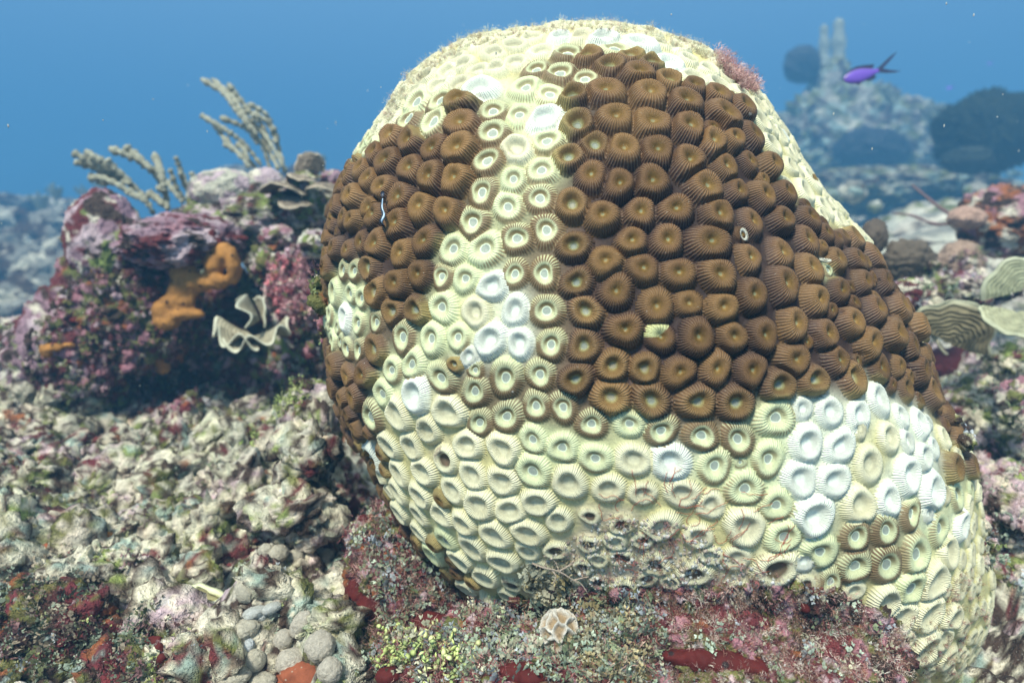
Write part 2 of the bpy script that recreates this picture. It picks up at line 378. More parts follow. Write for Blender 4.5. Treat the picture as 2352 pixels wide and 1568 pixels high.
for i, (a, b, p, R, k, r) in enumerate(cents):
    ci = int(round((a + GE) / step)); cj = int(round((b + GE) / step)); 
    ci = min(max(ci, 0), NG - 1); cj = min(max(cj, 0), NG - 1)
    n = VN[cj, ci]
    e1 = RIGHT - n * (RIGHT @ n); 
    if np.linalg.norm(e1) < 0.3: e1 = FWD - n * (FWD @ n)
    e1 = e1 / np.linalg.norm(e1); e2 = np.cross(n, e1)
    if e2 @ UP < 0: e2 = -e2
    ph = frng.uniform(0, 6.28, 3); am = frng.uniform(0.03, 0.12), frng.uniform(0.0, 0.08)
    rel = frng.uniform(0.78, 1.15)
    frames.append((p, n, e1, e2, R, ph, am, rel))
    w = int(2.7 * R / (RHO * step * 0.75)) + 3
    j0, j1, i0, i1 = max(cj - w, 0), min(cj + w + 1, NG), max(ci - w, 0), min(ci + w + 1, NG)
    if j0 >= j1 or i0 >= i1: continue
    d = VP3[j0:j1, i0:i1] - p
    u = (d @ e1) / R; v = (d @ e2) / R; dn = (d @ n) / R
    ang = np.arctan2(v, u)
    q = np.sqrt(u * u + v * v + dn * dn) / (1 + am[0] * np.cos(2 * ang + ph[0]) + am[1] * np.cos(3 * ang + ph[1]))
    wt = np.exp(-(q / 1.3) ** 2 * 1.2)
    CW[j0:j1, i0:i1] += wt; CO[j0:j1, i0:i1] += wt[..., None] * np.array(COEN[k])
    xs, ys = PROF[k]; h = np.interp(q, xs, ys) * R * rel
    s1 = Q1[j0:j1, i0:i1]; s2 = Q2[j0:j1, i0:i1]; so_ = OWN[j0:j1, i0:i1]; sh = HH[j0:j1, i0:i1]
    better = q < s1
    s2[:] = np.where(better, s1, np.minimum(s2, q))
    s1[better] = q[better]; so_[better] = i; sh[better] = h[better]
CO /= CW[..., None]
groove = sstep(0.0, 0.30, Q2 - Q1)
und = fbm(VP * 7.0, 3, 11).reshape(NG, NG) * 0.007
mic = fbm(VP * 220.0, 2, 15).reshape(NG, NG) * 0.0006
HH = HH * (0.40 + 0.60 * groove) + und + mic
VD = VP3 + VN * HH[..., None]
OWN[Q1 > 1.12] = -1
inside = np.hypot(A, B) <= GE
f00 = (np.arange(NG - 1)[:, None] * NG + np.arange(NG - 1)[None, :])
okf = inside[:-1, :-1] & inside[1:, :-1] & inside[:-1, 1:] & inside[1:, 1:]
quads = np.stack([f00, f00 + NG, f00 + NG + 1, f00 + 1], -1)[okf]
fown = OWN[:-1, :-1][okf]
VDf = VD.reshape(-1, 3); COf = CO.reshape(-1, 3)

# dirt and turf settle on parts of the dead skeleton
def polyp_mat(name, kind):
    m = bpy.data.materials.new(name); t, b = nodes(m)
    at = N(t, 'ShaderNodeAttribute', attribute_name='loc'); sp = N(t, 'ShaderNodeSeparateXYZ'); t.links.new(at.outputs['Vector'], sp.inputs[0])
    pr = N(t, 'ShaderNodeAttribute', attribute_name='prm'); ps = N(t, 'ShaderNodeSeparateXYZ'); t.links.new(pr.outputs['Vector'], ps.inputs[0])
    co = N(t, 'ShaderNodeAttribute', attribute_name='Col')
    u, v = sp.outputs['X'], sp.outputs['Y']; nrib, phase, var = ps.outputs['X'], ps.outputs['Y'], ps.outputs['Z']
    q = M(t, 'SQRT', M(t, 'ADD', M(t, 'MULTIPLY', u, u), M(t, 'MULTIPLY', v, v)))
    ang = M(t, 'ARCTAN2', v, u)
    nz = noise_n(t, 90, 3, 0.6); nf = noise_n(t, 420, 3, 0.7); nb = noise_n(t, 14, 3, 0.5)
    wob = M(t, 'MULTIPLY', M(t, 'SUBTRACT', nz, 0.5), 5.0)
    rb = M(t, 'MULTIPLY_ADD', M(t, 'SINE', M(t, 'ADD', M(t, 'MULTIPLY_ADD', ang, nrib, phase), wob)), 0.5, 0.5)
    rb2 = M(t, 'MULTIPLY_ADD', M(t, 'SINE', M(t, 'MULTIPLY_ADD', M(t, 'MULTIPLY_ADD', ang, nrib, phase), 0.5, wob)), 0.5, 0.5)
    ribs = M(t, 'POWER', rb, 1.6)
    def env(a0, a1, b0, b1):
        return M(t, 'MULTIPLY', smooth_n(t, q, a0, a1), M(t, 'SUBTRACT', 1.0, smooth_n(t, q, b0, b1)))
    qn = M(t, 'MULTIPLY_ADD', M(t, 'SUBTRACT', nz, 0.5), 0.16, q)
    def qs(a, b_): return smooth_n(t, qn, a, b_)
    if kind in ('B', 'O', 'P'):
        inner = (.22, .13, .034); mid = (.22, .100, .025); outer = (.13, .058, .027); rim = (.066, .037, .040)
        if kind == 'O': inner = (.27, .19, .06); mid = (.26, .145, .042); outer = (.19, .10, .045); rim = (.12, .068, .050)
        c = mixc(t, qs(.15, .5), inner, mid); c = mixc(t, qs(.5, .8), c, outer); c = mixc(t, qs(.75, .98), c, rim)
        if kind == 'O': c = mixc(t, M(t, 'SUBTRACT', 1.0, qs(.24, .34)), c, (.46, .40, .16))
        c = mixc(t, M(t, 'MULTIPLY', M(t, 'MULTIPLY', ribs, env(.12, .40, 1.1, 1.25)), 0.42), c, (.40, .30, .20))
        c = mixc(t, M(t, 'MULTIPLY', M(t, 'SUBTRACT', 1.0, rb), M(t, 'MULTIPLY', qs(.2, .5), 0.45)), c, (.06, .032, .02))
        mr_ = .075 if kind != 'O' else .19
        c = mixc(t, M(t, 'SUBTRACT', 1.0, smooth_n(t, q, mr_ * .9, mr_ * 1.5)), c, (.22, .22, .12) if kind != 'O' else (.48, .50, .30))
        if kind == 'O': c = mixc(t, M(t, 'SUBTRACT', 1.0, smooth_n(t, q, .155, .175)), c, (.30, .33, .27))
        if kind == 'P':
            sec = M(t, 'MULTIPLY', smooth_n(t, M(t, 'MULTIPLY', M(t, 'SUBTRACT', v, u), 1.0), 0.10, 0.16), smooth_n(t, v, -0.05, 0.0))
            c = mixc(t, M(t, 'MULTIPLY', sec, M(t, 'GREATER_THAN', rb2, 0.05)), c, (.66, .68, .34))
        amp = 0.42; ribenv = env(.10, .28, 1.1, 1.3)
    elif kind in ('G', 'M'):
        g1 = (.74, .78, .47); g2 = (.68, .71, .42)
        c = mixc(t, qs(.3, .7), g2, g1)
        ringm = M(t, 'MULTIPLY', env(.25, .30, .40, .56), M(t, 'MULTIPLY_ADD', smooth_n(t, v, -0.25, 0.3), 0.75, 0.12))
        c = mixc(t, M(t, 'MULTIPLY', ringm, 1.0 if kind == 'M' else .75), c, (.17, .10, .03))  # brown pigment ring, with some shadow painted into its upper side
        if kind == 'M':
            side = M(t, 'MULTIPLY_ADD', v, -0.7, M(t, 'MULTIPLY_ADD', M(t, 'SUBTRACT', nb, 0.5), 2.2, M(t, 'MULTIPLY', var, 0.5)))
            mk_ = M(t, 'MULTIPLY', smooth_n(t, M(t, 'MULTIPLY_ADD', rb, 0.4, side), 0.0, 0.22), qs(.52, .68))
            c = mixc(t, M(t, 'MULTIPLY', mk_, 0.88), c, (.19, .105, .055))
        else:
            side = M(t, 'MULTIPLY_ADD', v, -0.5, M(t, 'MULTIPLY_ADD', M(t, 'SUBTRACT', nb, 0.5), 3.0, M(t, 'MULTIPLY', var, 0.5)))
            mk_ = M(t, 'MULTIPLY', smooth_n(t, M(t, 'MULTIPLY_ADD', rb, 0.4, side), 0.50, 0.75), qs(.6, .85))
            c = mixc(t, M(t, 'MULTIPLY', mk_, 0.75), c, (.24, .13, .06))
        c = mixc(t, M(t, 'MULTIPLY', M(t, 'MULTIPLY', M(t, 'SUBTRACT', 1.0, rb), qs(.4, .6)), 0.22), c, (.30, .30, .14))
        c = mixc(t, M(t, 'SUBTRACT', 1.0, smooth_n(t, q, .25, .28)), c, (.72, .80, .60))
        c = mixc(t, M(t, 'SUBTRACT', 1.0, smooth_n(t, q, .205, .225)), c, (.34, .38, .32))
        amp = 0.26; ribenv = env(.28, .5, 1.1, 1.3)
    else:
        if kind == 'W': base, fl = (.88, .91, .79), (.78, .82, .72)
        else: base, fl = (.92, .87, .60), (.64, .61, .42)
        c = mixc(t, qs(.3, .55), fl, base)
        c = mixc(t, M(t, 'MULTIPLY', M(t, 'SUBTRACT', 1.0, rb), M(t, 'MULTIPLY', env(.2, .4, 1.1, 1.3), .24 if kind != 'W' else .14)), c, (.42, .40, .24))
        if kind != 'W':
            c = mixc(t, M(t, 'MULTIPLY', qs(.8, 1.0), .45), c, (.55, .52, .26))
            c = mixc(t, M(t, 'MULTIPLY', smooth_n(t, nb, 0.54, 0.66), 0.35), c, (.70, .62, .38))
        if kind == 'D':
            c = mixc(t, M(t, 'MULTIPLY', M(t, 'SUBTRACT', 1.0, qs(.34, .5)), .9), c, (.10, .055, .035))
            c = mixc(t, M(t, 'MULTIPLY', smooth_n(t, nz, 0.54, 0.66), 0.6), c, (.26, .13, .10))
            c = mixc(t, M(t, 'MULTIPLY', smooth_n(t, nf, 0.58, 0.68), 0.6), c, (.12, .13, .07))
        amp = 0.44; ribenv = env(.20, .46, 1.15, 1.3)
    lum = N(t, 'ShaderNodeRGBToBW'); t.links.new(co.outputs['Color'], lum.inputs[0])
    if kind in 'GMYW':
        nearb = smooth_n(t, M(t, 'MULTIPLY_ADD', M(t, 'SUBTRACT', nz, .5), .25, lum.outputs[0]), .46, .16)
        k_ = M(t, 'MULTIPLY', nearb, M(t, 'MULTIPLY', qs(.42, .75), M(t, 'MULTIPLY_ADD', rb, .75, .15)))
        if kind in 'GM': c = mixc(t, k_, c, (.17, .095, .045))
    if kind in 'BO':
        nearp = smooth_n(t, M(t, 'MULTIPLY_ADD', M(t, 'SUBTRACT', nz, .5), .25, lum.outputs[0]), .13, .36)
        c = mixc(t, M(t, 'MULTIPLY', nearp, M(t, 'MULTIPLY', qs(.3, .7), M(t, 'MULTIPLY_ADD', rb, -.45, .85))), c, (.50, .44, .19))
        c = mixc(t, M(t, 'MULTIPLY', nearp, .35), c, (.36, .24, .07))
    # outside the wall the pigment runs into the tissue shared with the neighbours
    c = mixc(t, smooth_n(t, q, .93, 1.14), c, co.outputs['Color'])
    if kind in 'BO': c = mixc(t, M(t, 'MULTIPLY', smooth_n(t, M(t, 'MULTIPLY_ADD', var, .3, nb), 0.55, 0.85), .40), c, (.26, .15, .048))
    br = M(t, 'ADD', M(t, 'MULTIPLY_ADD', M(t, 'SUBTRACT', nf, 0.5), 0.5, 0.96), M(t, 'MULTIPLY', M(t, 'SUBTRACT', var, 0.5), 0.42 if kind in 'BO' else 0.14))
    sc_ = N(t, 'ShaderNodeVectorMath', operation='SCALE'); t.links.new(c, sc_.inputs[0]); t.links.new(br, sc_.inputs['Scale'])
    c = mixc(t, M(t, 'MULTIPLY', smooth_n(t, noise_n(t, 700, 2), 0.70, 0.76), 0.5), sc_.outputs[0], (.85, .85, .8))
    t.links.new(c, b.inputs['Base Color'])
    b.inputs['Roughness'].default_value = 0.5 if kind in 'BOP' else (0.55 if kind in 'GM' else 0.85)
    b.inputs['Specular IOR Level'].default_value = 0.18 if kind in 'BOP' else 0.3
    hgt = M(t, 'MULTIPLY_ADD', M(t, 'MULTIPLY', M(t, 'MULTIPLY_ADD', rb2, 0.35, ribs), ribenv), amp, M(t, 'MULTIPLY', nf, 0.28))
    bp = N(t, 'ShaderNodeBump'); bp.inputs['Strength'].default_value = 0.85; bp.inputs['Distance'].default_value = 0.0022
    t.links.new(hgt, bp.inputs['Height']); t.links.new(bp.outputs[0], b.inputs['Normal'])
    return m
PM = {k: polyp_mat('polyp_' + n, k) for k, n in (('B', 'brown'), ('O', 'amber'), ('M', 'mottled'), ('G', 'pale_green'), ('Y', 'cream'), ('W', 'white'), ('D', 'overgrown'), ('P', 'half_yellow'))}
MAT_TISSUE = mat_vc('coral_tissue', 0.7, 120, 0.25, 0.6, 0.002, 0.3)

colony = empty('star_coral', cen - RHO * UP, 'huge rounded star coral, chocolate brown polyps with bleached white and pale green patches', 'coral')
order = np.argsort(fown, kind='stable'); fo = fown[order]; qo = quads[order]
starts = np.searchsorted(fo, np.arange(-1, NP)); ends = np.append(starts[1:], len(fo))
big = set(np.argsort([-(c[5]) for c in cents])[:100].tolist())
POLYLAB = {'W': 'chalk white bleached polyp', 'G': 'pale green polyp with a grey mouth disc', 'M': 'pale green polyp streaked brown', 'Y': 'cream bare polyp cup',
           'D': 'polyp cup overgrown with dark turf', 'P': 'brown polyp with one half pale yellow', 'O': 'amber brown polyp with a pale mouth disc', 'B': None}
rest = dict(v=[], f=[], c=[], l=[], p=[], m=[], n=0)
for i in range(-1, NP):
    fs = qo[starts[i + 1]:ends[i + 1]]
    if len(fs) == 0: continue
    vi, inv = np.unique(fs, return_inverse=True); inv = inv.reshape(fs.shape)
    V = VDf[vi]; C = COf[vi]
    if i < 0:
        mk('tissue', V, inv, MAT_TISSUE, colony, {'Col': C}); continue
    p, n, e1, e2, R, ph, am, rel = frames[i]; k = cents[i][4]
    d = VP[vi] - p; u = (d @ e1) / R; v = (d @ e2) / R
    an = np.arctan2(v, u); sc = 1 / (1 + am[0] * np.cos(2 * an + ph[0]) + am[1] * np.cos(3 * an + ph[1]))
    loc = np.stack([u * sc, v * sc, np.zeros_like(u)], 1)
    nr = int(frng.integers(34, 44)) * (1.0 if k not in 'YWD' else 1.25); nr = float(round(nr))
    prm = np.tile([nr, ph[2], frng.random()], (len(vi), 1))
    if i in big:
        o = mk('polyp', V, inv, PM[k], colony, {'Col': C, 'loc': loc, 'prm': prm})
        if POLYLAB[k]: o['label'] = POLYLAB[k]
    else:
        rest['v'].append(V); rest['f'].append(inv + rest['n']); rest['c'].append(C); rest['l'].append(loc); rest['p'].append(prm)
        rest['m'].append(np.full(len(inv), KINDS_.index(k))); rest['n'] += len(V)
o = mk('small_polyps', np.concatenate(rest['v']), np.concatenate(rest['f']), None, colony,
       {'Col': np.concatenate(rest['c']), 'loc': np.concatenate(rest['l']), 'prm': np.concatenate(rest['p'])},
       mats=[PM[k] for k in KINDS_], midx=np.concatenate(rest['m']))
o['kind'] = 'stuff'
# the far side of the colony, closing the shape
gb = np.linspace(GE * 0.985, math.pi - 0.01, 60); tb = np.linspace(0, 2 * np.pi, 241)[:-1]
GB, TB = np.meshgrid(gb, tb, indexing='ij')
vb = body((GB * np.cos(TB)).ravel(), (GB * np.sin(TB)).ravel())
vb = vb + (vb - cen) * (0.02 * billow(vb * 28, 2, 31))[:, None]
fb = [(i * 240 + j, i * 240 + (j + 1) % 240, (i + 1) * 240 + (j + 1) % 240, (i + 1) * 240 + j) for i in range(59) for j in range(240)]
nzb = fbm(vb * 20, 3, 5)[:, None]
mk('back_skeleton', vb, np.array(fb), MAT_CORAL, colony, {'Col': np.array([.5, .48, .32]) + nzb * np.array([.15, .15, .1])})

# ------------------------------------------------------------------ seabed
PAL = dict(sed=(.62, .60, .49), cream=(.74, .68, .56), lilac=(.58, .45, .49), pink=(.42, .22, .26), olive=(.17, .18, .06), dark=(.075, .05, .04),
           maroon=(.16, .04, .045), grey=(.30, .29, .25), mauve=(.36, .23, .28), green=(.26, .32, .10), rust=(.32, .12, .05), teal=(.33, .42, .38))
def paint(p, seed, scale, seq):
    """patches of crust and turf: seq = [(colour, threshold, frequency)] over the first colour"""
    c = np.tile(np.array(PAL[seq[0][0]]), (len(p), 1))
    for k, (nm, th, fr) in enumerate(seq[1:]):
        n = fbm(p * scale * fr, 3, seed + 13 * k)
        w = sstep(th - 0.05, th + 0.07, n)[:, None]
        c = c * (1 - w) + np.array(PAL[nm]) * w
    return c
def ground_h(x, y):
    """height of the seabed above the level the camera hangs from"""
    r = np.hypot(x, y)
    p = np.stack([x, y, np.zeros_like(x)], 1)
    h = -0.56 + 0 * x
    h += 0.10 * sstep(0.25, -1.2, x) * (1 - sstep(1.0, 2.6, y)) - 0.03
    h -= 0.9 * sstep(2.3, 9, y) + 0.8 * sstep(1.9, 5, np.abs(x + 0.35)) * sstep(1.2, 4, y) * (x < 0)
    rgt = sstep(0.45, 1.3, x / np.maximum(y, .3) * 2.0)
    h += rgt * (0.9 * sstep(2.3, 9, y) + 0.32 * sstep(1.8, 4.2, y) + 0.30 * sstep(4, 9, y) + 0.12 * sstep(8, 14, y))
    near = 1 - sstep(3.0, 6.0, r)
    h += near * (0.11 * fbm(p * 3.1, 2, 41) + 0.075 * fbm(p * 8.5, 2, 43) + 0.020 * billow(p * 21, 2, 47))
    h += near * 0.010 * fbm(p * 70, 3, 53)
    far = sstep(2.5, 8.0, r)
    h += far * (0.26 * fbm(p * 0.5, 2, 61) + 0.16 * billow(p * 1.5, 3, 67) + 0.06 * billow(p * 5, 2, 68))
    return h
NR, NT = 900, 820
rr = 0.25 * np.exp(np.linspace(0, math.log(140 / 0.25), NR)); tt = np.radians(np.linspace(-82, 82, NT))
RR, TT = np.meshgrid(rr, tt, indexing='ij')
gx, gy = (RR * np.sin(TT)).ravel(), (RR * np.cos(TT) - 0.1).ravel()
gz = ground_h(gx, gy)
gp = np.stack([gx, gy, gz], 1)
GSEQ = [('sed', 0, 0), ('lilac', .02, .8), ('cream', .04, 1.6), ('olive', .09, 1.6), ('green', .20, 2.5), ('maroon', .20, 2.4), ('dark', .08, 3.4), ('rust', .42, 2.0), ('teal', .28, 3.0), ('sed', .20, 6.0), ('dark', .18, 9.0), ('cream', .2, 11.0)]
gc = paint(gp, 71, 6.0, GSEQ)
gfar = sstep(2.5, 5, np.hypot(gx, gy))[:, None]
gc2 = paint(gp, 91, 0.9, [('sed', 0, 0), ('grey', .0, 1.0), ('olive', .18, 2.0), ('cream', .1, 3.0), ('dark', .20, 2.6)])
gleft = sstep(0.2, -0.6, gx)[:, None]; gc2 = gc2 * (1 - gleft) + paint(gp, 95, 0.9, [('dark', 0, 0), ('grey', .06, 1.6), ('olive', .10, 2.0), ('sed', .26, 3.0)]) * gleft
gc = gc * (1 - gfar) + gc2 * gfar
i0 = (np.arange(NR - 1)[:, None] * NT + np.arange(NT - 1)[None, :]).ravel()
gf = np.stack([i0, i0 + 1, i0 + NT + 1, i0 + NT], 1)
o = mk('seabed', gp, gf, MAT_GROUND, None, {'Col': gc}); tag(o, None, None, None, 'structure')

# ------------------------------------------------------------------ rocks
_ico = {}
def ico(n):
    if n not in _ico:
        bm = bmesh.new(); bmesh.ops.create_icosphere(bm, subdivisions=n, radius=1.0)
        v = np.array([x.co[:] for x in bm.verts]); f = np.array([[q.index for q in x.verts] for x in bm.faces]); bm.free()
        _ico[n] = (v, f)
    return _ico[n]
def blob(c, r, seed, amp=0.25, freq=1.6, sub=6, fine=0.05, squash=None, tilt=0.0):
    v, f = ico(sub)
    d = 1 + amp * fbm(v * freq, 3, seed) + amp * 0.45 * billow(v * freq * 2.8, 3, seed + 5) + fine * billow(v * freq * 9, 3, seed + 9) + fine * 0.6 * fbm(v * freq * 28, 2, seed + 3)
    p = v * d[:, None] * np.array(r)
    if squash is not None: p[:, 2] = np.where(p[:, 2] < 0, p[:, 2] * squash, p[:, 2])
    if tilt:
        ct, st = math.cos(tilt), math.sin(tilt); x, z = p[:, 0].copy(), p[:, 2].copy(); p[:, 0] = x * ct - z * st; p[:, 2] = x * st + z * ct
    return p + np.array(c), f, v
def rock(name, label, cat, px, py, d, rx, ry, rz=None, seed=1, seq=None, amp=0.25, freq=1.6, sub=6, fine=0.05, scale=9.0, mat=None, group=None, parent=None, tilt=0.0, flat=None):
    r = (rx * d / F, (rz if rz else (rx + ry) / 2) * d / F, ry * d / F)
    p, f, v = blob(P(px, py, d), r, seed, amp, freq, sub, fine, None, tilt)
    col = np.tile(np.array(flat), (len(p), 1)) * (1 + 0.25 * fbm(p * scale * 3, 3, seed))[:, None] if flat is not None else paint(p, seed, scale, seq)
    o = mk(name, p, f, mat or MAT_ROCK, parent, {'Col': col})
    if label: tag(o, label, cat, group)
    return o
S_PURP = [('mauve', 0, 0), ('lilac', .10, 1.0), ('maroon', .06, 1.7), ('cream', .22, 2.6), ('dark', .16, 2.2), ('green', .33, 2.2)]
S_DARK = [('maroon', 0, 0), ('dark', -.05, 1.1), ('olive', .10, 1.7), ('pink', .2, 2.5), ('rust', .3, 2.0), ('lilac', .28, 2.8)]
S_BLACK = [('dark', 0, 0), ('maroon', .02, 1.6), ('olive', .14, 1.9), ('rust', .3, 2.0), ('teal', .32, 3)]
S_TURF = [('olive', 0, 0), ('grey', .0, 1.2), ('lilac', .16, 1.9), ('maroon', .2, 2.4), ('green', .14, 2.9), ('cream', .24, 3.4), ('dark', .14, 3.0)]
S_PALE = [('sed', 0, 0), ('lilac', .02, 1.0), ('olive', .14, 2.0), ('green', .22, 2.6), ('maroon', .26, 2.6), ('cream', .1, 3.0), ('dark', .22, 3.0)]
S_RED = [('pink', 0, 0), ('maroon', .02, 1.3), ('cream', .12, 2.3), ('lilac', .16, 3.0), ('dark', .14, 2.4), ('olive', .25, 2.0)]
# the outcrop on the left
rock('reef_rock', 'purple and pink crusted knob standing up at the left end of the outcrop', 'rock', 248, 560, 1.72, 86, 118, 90, 3, S_PURP, 0.16, 1.3, scale=7)
rock('reef_rock', 'dark maroon crusted shoulder under the purple knob', 'rock', 300, 700, 1.80, 150, 175, 130, 9, S_DARK, 0.25, 1.5, 6, scale=8)
rock('reef_rock', 'lilac crusted ledge between the purple knob and the red sponge patch', 'rock', 425, 555, 1.76, 120, 66, 190, 12, [('mauve', 0, 0), ('lilac', .0, 1.5), ('pink', .12, 1.8), ('maroon', .10, 2.2), ('dark', .16, 2.4)], 0.22, 1.5, scale=8)
rock('reef_rock', 'olive turf covered rock below the pale domed coral', 'rock', 585, 505, 1.98, 165, 85, 120, 15, S_TURF, 0.28, 1.7, scale=9)
rock('reef_rock', 'broad buttress with lilac and grey crust at the left foot of the outcrop', 'rock', 165, 830, 1.78, 130, 160, 130, 21, S_PURP, 0.24, 1.6, scale=8)
rock('reef_rock', 'deep shaded rock face behind the orange sponge', 'rock', 455, 850, 2.18, 300, 225, 150, 24, S_BLACK, 0.24, 1.8, 6, scale=9)  # near-black colours paint the recess shadow into this face
rock('reef_rock', 'red and pink crusted rock pillar beside the star coral', 'rock', 700, 680, 1.72, 82, 110, 80, 27, S_RED, 0.28, 1.8, scale=13)
rock('reef_rock', 'shaded lump under the red pillar with green and violet turf', 'rock', 705, 835, 1.78, 85, 95, 90, 30, S_TURF, 0.3, 1.9, scale=10)
rock('reef_rock', 'small grey rock holding up the frilled coral cups', 'rock', 700, 465, 1.86, 78, 62, 70, 33, S_TURF, 0.3, 2.0, scale=11)
rock('reef_rock', 'small round beige rock touching the left edge of the star coral', 'rock', 722, 560, 1.62, 36, 34, 34, 36, S_PALE, 0.2, 1.6, 5, scale=14)
rock('reef_rock', 'maroon stone tucked under the turf rock beside the small red sponge', 'rock', 640, 550, 1.78, 42, 34, 40, 38, S_RED, 0.25, 1.8, 5, scale=14)
rock('reef_rock', 'round olive and pink mottled stone left of the red pillar', 'rock', 612, 610, 1.76, 44, 46, 40, 39, S_TURF, 0.25, 1.8, 5, scale=14)
rock('reef_rock', 'low brown stones at the left picture edge under the blue water', 'rock', 20, 790, 1.9, 80, 60, 60, 42, S_TURF, 0.35, 2.0, scale=10)
rock('dome_coral', 'pale yellow and lilac domed coral on top of the left outcrop', 'coral', 520, 437, 1.95, 84, 50, 80, 17, [('cream', 0, 0), ('lilac', .08, 1.2), ('sed', .1, 2.0), ('grey', .24, 1.6)], 0.14, 1.3, scale=8)
rock('dome_coral', 'pink grey rounded coral head right of the pale domed coral', 'coral', 612, 430, 1.98, 46, 44, 46, 18, [('lilac', 0, 0), ('cream', .0, 1.4), ('grey', .1, 1.8)], 0.16, 1.4, 5, scale=10)
rock('dome_coral', 'small pointed pale coral knob between the frilled cups and the star coral', 'coral', 712, 385, 1.9, 22, 26, 22, 19, [('cream', 0, 0), ('grey', .0, 1.8), ('pink', .12, 2.4)], 0.22, 1.6, 5, scale=14)
rock('reef_rock', 'small pale stone between the frilled cups and the top left flank of the star coral', 'rock', 765, 425, 1.85, 30, 34, 30, 20, S_PURP, 0.22, 1.6, 5, scale=14)
# foreground slope
rock('reef_rock', 'pale pink lump leaning on the lower left flank of the star coral', 'rock', 722, 960, 1.30, 72, 88, 70, 51, [('lilac', 0, 0), ('cream', -.02, 1.4), ('sed', .1, 1.8), ('green', .25, 2.0), ('pink', .25, 2.4)], 0.22, 1.6, scale=10)
rock('reef_rock', 'lilac and brown knob under the pale pink lump', 'rock', 715, 1055, 1.15, 55, 62, 55, 54, S_PURP, 0.24, 1.8, scale=13)
rock('reef_rock', 'wide pale mound with a lilac crown in the middle of the slope', 'rock', 470, 1085, 1.48, 150, 75, 120, 57, S_PALE, 0.28, 1.9, scale=10)
rock('reef_rock', 'long pale boulder with purple turf on its right shoulder at the left', 'rock', 120, 1110, 1.42, 160, 75, 120, 60, S_PALE, 0.28, 1.8, scale=9)
rock('reef_rock', 'lilac crusted rounded stone low on the left of the slope', 'rock', 265, 1335, 1.02, 120, 75, 90, 63, [('lilac', 0, 0), ('sed', .0, 1.6), ('cream', .15, 2.4), ('olive', .2, 2.2), ('maroon', .3, 3.0)], 0.22, 1.7, scale=14)
rock('reef_rock', 'olive speckled rubble mound behind the finger corals', 'rock', 560, 1165, 1.25, 95, 55, 80, 66, S_TURF, 0.3, 2.0, scale=14)
rock('reef_rock', 'weedy rock painted dark for shade in the bottom left corner', 'rock', 90, 1440, 0.92, 170, 100, 100, 69, S_DARK, 0.3, 2.0, scale=14)  # dark palette paints the corner's shade into the rock
rock('reef_rock', 'pale rubble mound right of the finger corals', 'rock', 680, 1190, 1.08, 80, 50, 60, 72, S_PALE, 0.3, 2.0, scale=14)
rock('reef_rock', 'mottled green and cream rubble stone at the bottom edge on the left', 'rock', 330, 1540, 0.82, 140, 62, 80, 75, S_TURF, 0.3, 2.0, scale=16)
rock('reef_rock', 'smooth lilac stone behind the folded yellow plate coral', 'rock', 455, 1325, 1.02, 44, 34, 40, 78, [('lilac', 0, 0), ('pink', .1, 1.2), ('cream', .25, 2)], 0.18, 1.4, 5, scale=16)
# the rock the colony grows from
mb = MB()
for k_, (x_, y_, d_, rx_, ry_, rz_) in enumerate([(1560, 1760, .98, 700, 330, 480), (1130, 1530, .82, 190, 120, 150), (1400, 1505, .76, 200, 110, 170), (1650, 1490, .74, 220, 118, 170),
                                      (1880, 1500, .76, 190, 110, 160), (1300, 1620, .70, 260, 100, 140), (1750, 1620, .68, 300, 100, 140), (960, 1560, .84, 120, 80, 100)]):
    p_, f_, v_ = blob(P(x_, y_, d_), (rx_ * d_ / F, rz_ * d_ / F, ry_ * d_ / F), 300 + k_, 0.16, 2.2, 7 if k_ in (0, 2, 3) else 6, 0.045)
    mb.add(p_, f_.tolist(), paint(p_, 311, 14, S_DARK))
tag(mb.build('base_rock', MAT_ROCK), 'dark red turf covered rock the star coral grows on', 'rock')
rock('base_rock', 'crusted foot of the star coral on its lower left side', 'rock', 960, 1380, 1.02, 150, 250, 200, 84, S_RED, 0.16, 2.2, 7, 0.04, scale=14, tilt=0.35)
# right side
rock('reef_rock', 'pale pink stone touching the right edge of the star coral', 'rock', 2095, 675, 1.60, 52, 38, 50, 101, S_PURP, 0.22, 1.6, scale=12)
rock('reef_rock', 'red brown crusted boulder at the right edge with pink lumps', 'rock', 2310, 510, 2.3, 105, 82, 100, 104, [('rust', 0, 0), ('cream', .02, 1.6), ('pink', .14, 2.0), ('dark', .1, 2.2)], 0.25, 1.8, scale=8)
rock('reef_rock', 'peach coloured rounded lump on the left of the brown boulder', 'rock', 2222, 500, 2.2, 42, 26, 36, 107, None, 0.2, 1.6, 5, flat=(.55, .36, .28))
rock('reef_rock', 'tan stone with a flat face below the peach lump', 'rock', 2205, 605, 2.1, 52, 48, 45, 110, None, 0.25, 1.7, 5, flat=(.40, .28, .21))
rock('reef_rock', 'grey pink slope of stones between tan stone and frilled plate', 'rock', 2215, 665, 1.9, 110, 40, 70, 113, S_PURP, 0.3, 2.0, scale=10)
rock('reef_rock', 'green and white mottled rock under the red sponge on the right', 'rock', 2270, 960, 1.62, 130, 95, 100, 116, S_PALE, 0.28, 1.9, scale=11)
rock('reef_rock', 'bright pink crusted lump at the right picture edge', 'rock', 2340, 925, 1.42, 45, 60, 45, 119, None, 0.25, 1.8, 5, flat=(.48, .24, .29))
rock('reef_rock', 'purple and pink boulder jutting in from the right edge low down', 'rock', 2325, 1165, 1.12, 66, 78, 60, 122, [('pink', 0, 0), ('maroon', .0, 1.2), ('lilac', .12, 1.8), ('dark', .15, 2)], 0.22, 1.7, scale=14)
